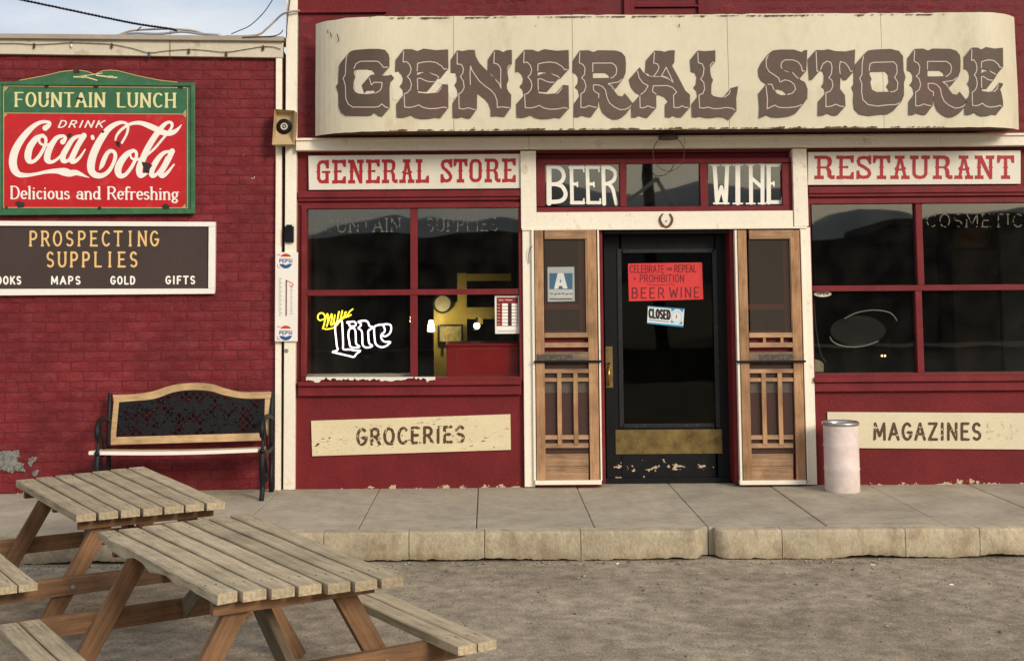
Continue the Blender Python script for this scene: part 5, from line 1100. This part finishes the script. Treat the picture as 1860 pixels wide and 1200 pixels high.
# papers on doors and window
def sheet(nm, lab, cat, quadpts, Y, m_, T=.003):
    t = thing(nm, P((quadpts[0][0]+quadpts[2][0])/2, (quadpts[0][1]+quadpts[2][1])/2, Y), lab, cat); quad('sheet', m_, t, quadpts, Y, T, 0); return t
rp = sheet('handwritten_sign', 'red handwritten sign about beer and wine taped inside the black door glass', 'sign', [(1140.5, 478.5), (1275, 476.5), (1277.5, 543.5), (1142.5, 547)], .205, mat('red_poster_paper', (.66, .045, .045), .7, .1, 6, 0))
M_mk = mat('dark_marker', (.16, .006, .010), .6)
fs = text('CELEBRATE', 1144, 1207, 482, 495, .75, h=.4, gap=.1)+text('THE', 1210, 1221, 486, 491, .5, h=.35)+text('REPEAL', 1225, 1265, 481.5, 494, .8, h=.4, gap=.1)+text('*', 1150, 1156, 503, 509, 1.6, h=.4)+text('PROHIBITION', 1162, 1243, 499, 512, .75, h=.4, gap=.12)+text('BEER', 1147, 1207, 523, 541, 1.1, h=.4, gap=.25)+text('WINE', 1216, 1270, 522, 540, 1.1, h=.4, gap=.25)
fs += [strk(smooth([(1175, 516), (1195, 518), (1208, 517), (1222, 516), (1224, 519)]), .5, .4)]
letters('lettering', M_mk, rp, fs, onY(.2035))
cl = sheet('closed_sign', 'small tilted white and blue closed sign with a clock face on the black door', 'sign', [(1177, 555.5), (1243, 560.5), (1241, 594), (1175.5, 587)], .205, mat('closed_sign_white', (.70, .76, .78), .5, .05, 5, 0))
M_cb = mat('closed_sign_blue', (.03, .27, .50), .5)
letters('border', M_cb, cl, [strk([(1177, 556.2), (1243, 561.2)], .9, .4), flatpoly([(1175.8, 585), (1241, 591), (1241, 594), (1175.5, 587.5)], .4), flatpoly([(1219, 560), (1227, 560.5), (1220, 566)], .4), flatpoly([(1234, 561), (1241, 561.5), (1240, 568)], .4), flatpoly([(1219, 581), (1225, 586), (1218, 586)], .4), flatpoly([(1239, 582), (1239, 589), (1233, 588.5)], .4)], onY(.2035))
letters('lettering', M_chip, cl, text('CLOSED', 1179, 1217, 561, 576.5, 1.7, slope=.08, gap=.2, h=.4)+[strk([(1179, 581), (1215, 584.3)], .5, .4)], onY(.2035))
letters('dial_ring', mat('pale_cyan', (.45, .66, .70), .5), cl, [(lambda g_: (g_[0], g_[1], np.abs(np.hypot(g_[0]-1229, g_[1]-575)-9.5)-.9))(grid(1217, 563, 1241, 587, .4))], onY(.2032))
letters('dial_hand', M_r, cl, [strk([(1228.6, 572), (1228.8, 577)], .9, .4)], onY(.203))
ag = sheet('grade_card', 'blue and white grade card with a big letter A on the left screen door', 'sign', [(994.5, 485), (1043, 484.5), (1044, 547), (995, 548)], -.0705, mat('grade_card_border', (.36, .38, .36), .6, .05, 5, 0))
letters('blue_field', mat('grade_card_blue', (.05, .12, .20), .6, .15, 10, 0), ag, [flatpoly([(998, 496), (1040, 496), (1040, 525), (998, 525)], .8)], onY(-.0715))
letters('white_field', mat('grade_card_white', (.45, .46, .42), .6, .12, 20, 0), ag, [flatpoly([(998, 526), (1040, 526), (1040.5, 541), (998, 541.5)], .8)], onY(-.0715))
letters('lettering', mat('grade_letter_white', (.62, .64, .58), .6), ag, [flatpoly([(1013, 496), (1023.5, 496), (1031, 524), (1023, 524), (1020.5, 519), (1016, 519), (1013.5, 524.5), (1006.5, 524.5)], .4)]+[], onY(-.0725))
letters('letter_hole', MATS['grade_card_blue'], ag, [flatpoly([(1018, 506), (1020, 512.5), (1016.5, 512.5)], .3)], onY(-.0732)); letters('print_line', M_chip, ag, [strk([(999, 543), (1039, 543)], .7, .4)]+[strk([(1000+k*7, 533+((k*5) % 3)), (1004+k*7, 533)], .8, .4) for k in range(6)], onY(-.0725))
for o in list(ag.children): pass
pr = sheet('price_list', 'white and red card with two number columns inside the left window', 'sign', [(898.5, 536.5), (944, 536.5), (944.5, 605.5), (899.5, 606)], .018, M_white)
letters('red_field', mat('price_list_red', (.22, .012, .02), .5), pr, [flatpoly([(902, 540), (941, 540), (941, 592), (902, 592)], .8)], onY(.0172))
letters('number_tile', M_whitelet, pr, [flatpoly([(x, y), (x+10.5, y), (x+10.5, y+4.9), (x, y+4.9)], .6) for x in (912, 929.5) for y in np.arange(551, 590, 5.9)]+[strk([(905, 596.5), (939, 596.5)], 2.2)], onY(.0165))
letters('dark_field', M_chip, pr, [flatpoly([(923.5, 551), (928.5, 551), (928.5, 591), (923.5, 591)], .6)], onY(.0168))
letters('lettering', M_boardcream2, pr, [strk([(906, 545), (914, 545)], .7, .4), strk([(918, 544.5), (930, 545)], .7, .4)]+[strk([(904, y+2), (908, y+2)], .5, .4) for y in np.arange(551, 590, 5.9)], onY(.0165))
letters('fine_print', MATS['grey_print'], pr, [strk([(904, 601.5), (938, 601.5)], .5, .4)], onY(.0172))

# barrel
c = PZ(1538.5, 896.5, 0); r = P(1569.5, 830, c[1]+.15)[0]-P(1507.5, 830, c[1]+.15)[0]; r /= 2; by = c[1]+r*.92; bc = (c[0], by, .0); hB = P(1538, 768, by-r)[2]
ba = thing('barrel', bc, 'pale pink painted steel drum bin with a bare metal rim standing right of the door', 'bin')
m = MB(); prof = [(r*.96, .0), (r, .012), (r, hB*.30), (r+.004, hB*.33), (r, hB*.36), (r, hB*.63), (r+.004, hB*.66), (r, hB*.69), (r, hB-.03)]
m.lathe(bc, prof, 48); m.build('drum', M_barrel, ba, smooth=True)
MB().lathe(bc, [(r, hB-.03), (r+.008, hB-.024), (r+.010, hB-.006), (r+.002, hB), (r-.012, hB-.006), (r-.016, hB-.03), (r-.014, .05), (.001, .05)], 48).build('rim', M_steel, ba, smooth=True)

# cables above the annex
def cable(nm, lab, pts, rad, m_, cat='cable', n=6, off=-.02, grp=None):
    pts = [tuple(p) if len(p) > 2 else (p[0], p[1], off) for p in pts]
    q = smooth(pts, 6); return tag(MB().tube([An([p[:2]], p[2] if len(p) > 2 else off)[0] for p in q], rad, n).build(nm, m_, None, smooth=True), lab, cat, grp)
q = smooth([(-60, -22), (30, -2), (110, 15), (190, 32), (250, 44), (310, 53), (322, 58)], 10); tw_ = [[], []]
for i in range(len(q)*3-2):
    j = min(i//3, len(q)-2); p = q[j]+(q[j+1]-q[j])*((i % 3)/3); c = An([p], -.02)[0]
    for s_ in (0, 1): a_ = i*1.3+s_*math.pi; tw_[s_].append(c+np.array([0, math.cos(a_), math.sin(a_)])*.006)
m = MB(); m.tube(tw_[0], .006, 5); m.tube(tw_[1], .006, 5); tag(m.build('service_cable', M_black), 'thick twisted black service cable sloping down to the brick annex roof', 'cable')
cable('wire', 'thin dark wire curving up to the right out of view above the annex roof', [(420, 62), (432, 57), (455, 46), (480, 22), (500, -8)], .004, M_black, off=.1)
cable('conduit', 'weathered conduit bending from the corner post down to the annex roof', [(545, 20, -.10), (525, 22, -.10), (512, 27, -.06), (500, 38), (485, 52), (470, 63), (440, 66), (410, 66)], .009, MATS['greyed_capping'])
cable('wire', 'thin wire running down the cream corner post beside the conduit', [(528, -10, -.085), (524, 20, -.085), (521, 50, -.085), (520, 68, -.085), (513, 76, -.06)], .005, M_rust)
cable('wire', 'short wire looping off the post just above the annex capping', [(514, 55), (508, 62), (495, 66), (470, 67), (440, 68)], .005, M_rust, off=-.09)
cable('hose', 'upper strand of weathered hose lying along the annex roof edge', [(212, 66), (235, 57), (270, 54), (310, 53), (350, 56), (372, 63)], .008, MATS['greyed_capping'], 'hose', off=.02)
cable('hose', 'lower pale strand of hose lying along the annex roof edge', [(200, 67), (240, 61), (290, 62), (330, 58), (365, 62), (400, 64)], .010, M_steel, 'hose', off=-.02)
cable('twig', 'short broken twig sticking up from the hose on the annex roof', [(248, 57), (252, 53), (257, 49)], .005, M_rust, 'twig', off=0)
cable('tie_wire', 'thin upright wire crossing the annex fascia below the black cable', [(310, 50), (309, 75), (309, 100), (309, 116)], .0022, M_rust, off=-.055)
m = cable('light_string', 'thin cord of string lights drooping along the cream annex fascia', [(-40, 80), (20, 79), (62, 81), (95, 80), (130, 78), (170, 79), (203, 81), (240, 88), (270, 96), (300, 93), (343, 90), (375, 92), (411, 95), (445, 90), (478, 85), (498, 86), (510, 90)], .003, M_rust, 'string lights', off=-.056)
for i, (x, y, mm_, w_) in enumerate([(62, 81, M_rust, 'first'), (130, 79, M_white, ''), (203, 81, M_rust, ''), (271, 97, M_b, ''), (343, 91, M_rust, ''), (411, 96, M_rust, ''), (478, 85, M_rust, '')]):
    c = An([(x, y)], -.06)[0]; lab = ['x', 'pale white bulb on the annex fascia cord', 'unlit dark bulb on the fascia cord above the green sign crest', 'blue bulb hanging lowest on the annex fascia cord', 'unlit dark bulb on the fascia cord just right of the upright tie wire', 'unlit dark bulb on the fascia cord, second from the corner post', 'unlit dark bulb on the fascia cord nearest the corner post'][i]
    if i == 0: lab = 'unlit dark bulb on the fascia cord, leftmost of the row'
    b_ = thing('string_light_bulb', c, lab, 'bulb', 'string light bulbs on the annex fascia')
    MB().lathe(c, [(.001, .012), (.008, .01), (.009, 0), (.008, -.006)], 10).build('socket', M_rust, b_, smooth=True)
    MB().lathe(c-np.array([0, 0, .012]), [(.008, .006), (.011, -.006), (.008, -.018), (.001, -.026)], 10).build('globe', mm_, b_, smooth=True)

# ================================================================= BENCH
bn = thing('bench', (P(350, 880, -.3)[0], -.3, 0), 'garden bench with pale wood frame and black cast iron back against the brick wall', 'bench')
YBk = lambda px: An([(px, 750)], -.10)[0][1]      # backrest stands just off the annex wall
def bp(px, py, off=-.10): return An([(px, py)], off)[0]
def bslab(nm, pts, off, T, m_=M_oak, bev=.004):
    a = [bp(x, y, off) for x, y in pts]; n = len(a); mb = MB(); mb.v = [tuple(p) for p in a]+[(p[0], p[1]+T, p[2]) for p in a]
    mb.f = [tuple(reversed(range(n))), tuple(n+i for i in range(n))]+[(i, (i+1) % n, n+(i+1) % n, n+i) for i in range(n)]; return mb.build(nm, m_, bn, bevel=bev)
tp_ = smooth([(205, 717), (240, 716), (275, 711), (310, 700), (345, 695.5), (380, 697), (410, 706), (440, 712), (493, 711)], 4); bt_ = smooth([(207, 731), (240, 728), (280, 724), (315, 712), (345, 708), (380, 709.5), (410, 718), (445, 723.5), (492, 723)], 4)
a = [bp(x, y, -.15) for x, y in tp_]; b = [bp(x, y, -.15) for x, y in bt_]; m = MB(); n = len(a)
for k in range(n-1): m.hexa([b[k], b[k+1], a[k+1], a[k]], [tuple(np.array(p)+[0, .035, 0]) for p in (b[k], b[k+1], a[k+1], a[k])])
m.build('top_rail', M_oak, bn, bevel=0)
bslab('back_post', [(206, 731), (216, 730), (210, 795), (200, 795)], -.15, .03); bslab('back_post', [(481, 724), (491, 724), (489, 790), (479, 790)], -.15, .03)
bslab('lower_rail', [(199, 794), (476, 786), (476, 800), (198, 808)], -.16, .035)
# cast lattice with leaves
Xg, Yg = grid(208, 705, 484, 797, .8); poly_ = [(214, 731), (240, 728), (280, 723), (315, 711), (345, 707), (380, 708), (410, 717), (445, 723), (482, 723), (481, 788), (210, 795)]
Dp = sdpoly(Xg, Yg, poly_); D = np.full(Xg.shape, 1e9); r2 = random.Random(5)
D = np.minimum(D, np.abs(np.mod(Xg+Yg, 13)-6.5)*.7-1.25); D = np.minimum(D, np.abs(np.mod(Xg-Yg, 13)-6.5)*.7-1.25)
for k in range(105):
    x, y = r2.uniform(218, 476), r2.uniform(722, 788); an_ = r2.uniform(0, 3.1); ca, sa = math.cos(an_), math.sin(an_); L_ = r2.uniform(7, 12)
    D = np.minimum(D, (np.hypot(((Xg-x)*ca+(Yg-y)*sa)/L_, (-(Xg-x)*sa+(Yg-y)*ca)/(L_*.5))-1)*4)
D = np.minimum(D, np.abs(Dp)-2.5); D = np.maximum(D, Dp)
o = letters('cast_back_panel', M_iron, bn, [(Xg, Yg, D)], lambda p: An(p, -.145)); o.modifiers.new('s', 'SOLIDIFY').thickness = .012
m = MB()
for k in range(60):
    x, y = r2.uniform(220, 474), r2.uniform(724, 786)
    if sdpoly(np.array([[x]]), np.array([[y]]), poly_)[0, 0] > -3: continue
    c = bp(x, y, -.155); rr = r2.uniform(.010, .02); m.lathe(c, [(.001, rr*.9), (rr, 0), (.001, -rr*.9)], 7)
tag(m.build('cast_flowers', M_iron, bn, smooth=True), kind='stuff')
# seat slats
fl = bp(161, 824, -.56); frr = bp(468, 816, -.56)
zs = (fl[2]+frr[2])/2
def seat_slat(off, nm, dz=0, m_=M_oak):
    m = MB(); xs = np.linspace(0, 1, 13)
    A_ = np.array([fl[0]+.0, fl[1], zs+dz]); B_ = np.array([frr[0], frr[1], zs+dz]); sg = .012
    for k in range(12):
        p0 = A_+(B_-A_)*xs[k]; p1 = A_+(B_-A_)*xs[k+1]; s0 = -sg*math.sin(math.pi*xs[k]); s1 = -sg*math.sin(math.pi*xs[k+1])
        d = off
        m.hexa([p0+[0, d, s0-.013], p1+[0, d, s1-.013], p1+[0, d, s1+.013], p0+[0, d, s0+.013]], [p0+[0, d+.05, s0-.013], p1+[0, d+.05, s1-.013], p1+[0, d+.05, s1+.013], p0+[0, d+.05, s0+.013]])
    return m.build('seat_slat', m_, bn)
seat_slat(0, 's', 0, M_white)
for k in range(1, 6): seat_slat(.062*k, 's', .004-.006*k, M_oak)
# cast iron ends
for ex in (0, 1):
    xb = (bp(178, 800, -.55)[0] if ex == 0 else bp(477, 800, -.55)[0]); yo = fl[1] if ex == 0 else frr[1]
    xk = bp(199 if ex == 0 else 494, 760, -.14)[0]; yk = bp(199 if ex == 0 else 494, 760, -.14)[1]
    def sp(t, z, jx=0): return (xb+(xk-xb)*t+jx, yo+(yk-yo)*t, z)
    e_ = thing_child('cast_end', bn, (xb, yo, .3), 'left black cast iron end' if ex == 0 else 'right black cast iron end')
    w_ = .018; zt_ = bp(175, 767, -.55)[2]
    MB().tube([sp(t, z) for t, z in smooth([(.02, zs-.02), (-.02, zs-.14), (.06, zs-.26), (.02, .05), (-.06, .0)], 4)], [.024]*9+[.02]*8, 8).build('leg', M_iron, e_, smooth=True)
    MB().tube([sp(t, z) for t, z in smooth([(.95, zs-.02), (.98, zs-.15), (.93, zs-.28), (1.0, .0)], 4)], .02, 8).build('leg', M_iron, e_, smooth=True)
    MB().tube([sp(t, z) for t, z in smooth([(-.04, zs), (.3, zs-.03), (.7, zs-.04), (1.0, zs-.02)], 4)], .02, 8).build('seat_bearer', M_iron, e_, smooth=True)
    MB().tube([sp(t, z) for t, z in smooth([(.95, zs-.02), (.93, zs+.2), (1.0, zs+.35), (1.02, bp(494, 712, -.14)[2]+.01)], 4)], .018, 8).build('back_upright', M_iron, e_, smooth=True)
    MB().tube([sp(t, z) for t, z in smooth([(.95, zt_-.03), (.7, zt_+.0), (.35, zt_+.01), (.1, zt_-.0), (-.03, zt_-.04), (-.05, zt_-.10), (.04, zt_-.13), (.11, zt_-.09), (.06, zt_-.06)], 5)], .021, 8).build('arm_scroll', M_iron, e_, smooth=True)
    MB().tube([sp(t, z) for t, z in smooth([(.0, zs), (.08, zs+.08), (.0, zt_-.12)], 4)], .014, 8).build('arm_post', M_iron, e_, smooth=True)
    MB().tube([sp(t, z) for t, z in smooth([(.1, zs-.04), (.35, zs-.10), (.5, zs-.22), (.42, zs-.26), (.36, zs-.2)], 4)], .013, 6).build('bracket_scroll', M_iron, e_, smooth=True)
    MB().tube([sp(t, z) for t, z in smooth([(.2, zt_-.02), (.3, zt_-.1), (.45, zs+.06), (.6, zs-.02)], 4)], .010, 6).build('arm_scroll_inner', M_iron, e_, smooth=True)

# ================================================================= PICNIC TABLES
DD = np.array([math.cos(math.radians(-57.5)), math.sin(math.radians(-57.5)), 0]); NN_ = np.array([math.cos(math.radians(32.5)), math.sin(math.radians(32.5)), 0])
def picnic(name_label, corners, zt_, benches, fr_in, seed, splinter):
    FL, NL, NR, FR = [PZ(x, y, zt_) for x, y in corners]
    r3 = random.Random(seed); cen = (FL+NL+NR+FR)/4; ax = math.radians(-57.5)
    t = thing('picnic_table', (cen[0], cen[1], GZ), name_label, 'picnic table', 'picnic tables in the foreground')
    ex, ey = DD, NN_
    def plank(a, b, w, th, m_, nm, ends=True):           # a,b: centre-line points at top surface; built in its own turned frame
        a, b = np.array(a), np.array(b); L_ = np.linalg.norm((b-a)[:2]); dx = (b-a)/np.linalg.norm(b-a); an_ = math.atan2(dx[1], dx[0])
        V = []; n = 14; jit = r3.random()*9
        for i in range(n+1):
            x = -L_/2+L_*i/n; y0 = -w/2; y1 = w/2; e = .0015
            j1 = .002*noise.noise(Vector((x*6, jit, 0))); j2 = .002*noise.noise(Vector((x*6, jit, 5))); zz = .0015*noise.noise(Vector((x*3, jit, 9)))
            if nm == 'splintered_plank':
                k = noise.noise(Vector((x*9, 3.3, 0))); k2 = noise.noise(Vector((x*27, 1.3, 0))); bite = max(0, .35+k)*.026+max(0, k2)*.016; lo = -.9*th*max(0, .3+k2)
                V += [(x, y0+bite, -.006+zz), (x, y0+.006+bite*1.3, zz), (x, y1-.002, zz), (x, y1, -.003), (x, y1, -th), (x, y0+bite*.6+.004, -th+lo+.012)]
            else: V += [(x, y0+j1, -.004+zz), (x, y0+.004+j1, zz), (x, y1-.004+j2, zz), (x, y1+j2, -.004+zz), (x, y1+j2, -th), (x, y0+j1, -th)]
        Fc = []
        for i in range(n):
            for k in range(6): Fc.append((i*6+k, i*6+(k+1) % 6, (i+1)*6+(k+1) % 6, (i+1)*6+k))
        Fc.append(tuple(reversed(range(6)))); Fc.append(tuple(n*6+k for k in range(6)))
        Fc = [tuple(reversed(f)) for f in Fc]
        me = bpy.data.meshes.new(nm); me.from_pydata(V, [], Fc); me.materials.append(m_); o = bpy.data.objects.new('plank', me); C.objects.link(o)
        mid = (a+b)/2; o.parent = t; o.location = Vector(mid)-WL[t]; o.rotation_euler = (0, 0, an_); return o
    # top
    n = 7; th = .040
    for i in range(n):
        u = (i+.5)/n; a = FL+(FR-FL)*u; b = NL+(NR-NL)*u; w = abs((((FR-FL)+(NR-NL))/2)@NN_)/n-.017
        j = r3.uniform(-.006, .006)
        if i == 0 and splinter: plank(a, b, w, th, M_topend, 'splintered_plank')['label'] = 'splintered outer plank'
        else: plank(a+DD*j, b+DD*j, w, th, M_top, 'plank')
    # benches
    for (p, q) in benches:
        for k in (0, 1):
            o_ = NN_*(.097*(k+.5)); plank(p+o_, q+o_, .089, .038, M_top, 'seat_plank')
    # frames
    ctr = (NL+NR+FL+FR)/4; ztp = zt_-th; zb_ = benches[0][0][2]-.038
    def bar(nm, p, q, w, h, up, m_):
        d = np.array(q)-np.array(p); L_ = np.linalg.norm(d); o = MB()
        o.box(-L_/2, L_/2, -w/2, w/2, -h/2, h/2); ob = o.build(nm, m_, None, bevel=.003); x = Vector(d).normalized(); z = Vector(up); z = (z-x*z.dot(x)).normalized(); y = z.cross(x)
        ob.rotation_euler = Matrix((x, y, z)).transposed().to_euler(); ob.parent = t; ob.location = Vector((np.array(p)+np.array(q))/2)-WL[t]; return ob
    cN = (NL+NR)/2; cF = (FL+FR)/2; c0 = ctr.copy()
    hw = (NL-NR)@-NN_/2
    for side, cc, ins in ((1, cN, fr_in[0]), (-1, cF, fr_in[1])):
        s0 = (cc-ctr)@DD-side*ins
        base = ctr+DD*s0
        B = lambda n_, z_, dd=0: np.array([base[0]+NN_[0]*n_+DD[0]*dd, base[1]+NN_[1]*n_+DD[1]*dd, z_])
        bar('top_batten', B(-hw+.03, ztp-.031), B(hw-.03, ztp-.031), .040, .06, (0, 0, 1), M_leg)
        bar('seat_bearer', B(-hw-.41, zb_-.046), B(hw+.41, zb_-.046), .040, .09, (0, 0, 1), M_leg)
        for sg in (-1, 1):
            p = B(sg*.20, ztp-.004, -side*.042); q = B(sg*.585, GZ+.0, -side*.042)
            bar('leg', p, q, .040, .09, (NN_[0], NN_[1], 0), M_leg)
            f_t = (ztp-(zb_-.046))/(ztp-GZ); pb_ = p+(q-p)*f_t
            m = MB().tube([pb_-DD*side*.04*-1*1.0+DD*side*.022, pb_+DD*side*.074], .011, 8); 
            m.build('bolt', M_steel, t)
        e0 = B(0, zb_-.046, -side*.03); e1 = np.array([c0[0]+DD[0]*side*.12, c0[1]+DD[1]*side*.12, ztp-.03])
        bar('brace', e0, e1, .040, .085, (0, 0, 1), M_legx)
    scw = MB()
    for i in range(7):
        u = (i+.5)/7
        for tt in (.10, .90):
            for du in (-.022, .022):
                p = (FL+(FR-FL)*u)*(1-tt)+(NL+(NR-NL)*u)*tt+NN_*du; p = np.array([p[0], p[1], zt_+.0005]); scw.lathe(p, [(.0042, 0), (.0042, .0012), (.001, .0012)], 6)
    for (p_, q_) in benches:
        for k in (0, 1):
            for tt in (.08, .92):
                for du in (-.02, .02): p = p_*(1-tt)+q_*tt+NN_*(.097*(k+.5)+du); scw.lathe((p[0], p[1], p[2]+.0005), [(.0042, 0), (.0042, .0012), (.001, .0012)], 6)
    tag(scw.build('screw_heads', M_chip, t), kind='stuff')
    bar('centre_batten', ctr+NN_*(-hw+.05)+np.array([0, 0, -th-.03]), ctr+NN_*(hw-.05)+np.array([0, 0, -th-.03]), .040, .06, (0, 0, 1), M_leg)
    return t
zB = .5; zS = .2
nr = PZ(905, 1160, zS); ni = nr-NN_*.20
farR = ni-DD*1.55
li = PZ(75, 1123, zS)
picnic('weathered picnic table in front, its left plank splintered along the edge', [(168, 967), (383, 1078), (737, 1046), (453, 931)], zB,
       [(farR, ni), (li-NN_*.195, li-NN_*.195+DD*1.6)], (.15, .16), 5, True)
a2 = PZ(70, 1057, zS)
picnic('weathered picnic table behind, nearer the brick wall and the iron bench', [(27, 872), (136, 934), (411, 910), (263, 846)], zB,
       [(a2-NN_*.195-DD*1.55, a2-NN_*.195), (a2+NN_*1.22-DD*1.5, a2+NN_*1.22-DD*.0)], (.15, .16), 9, False)
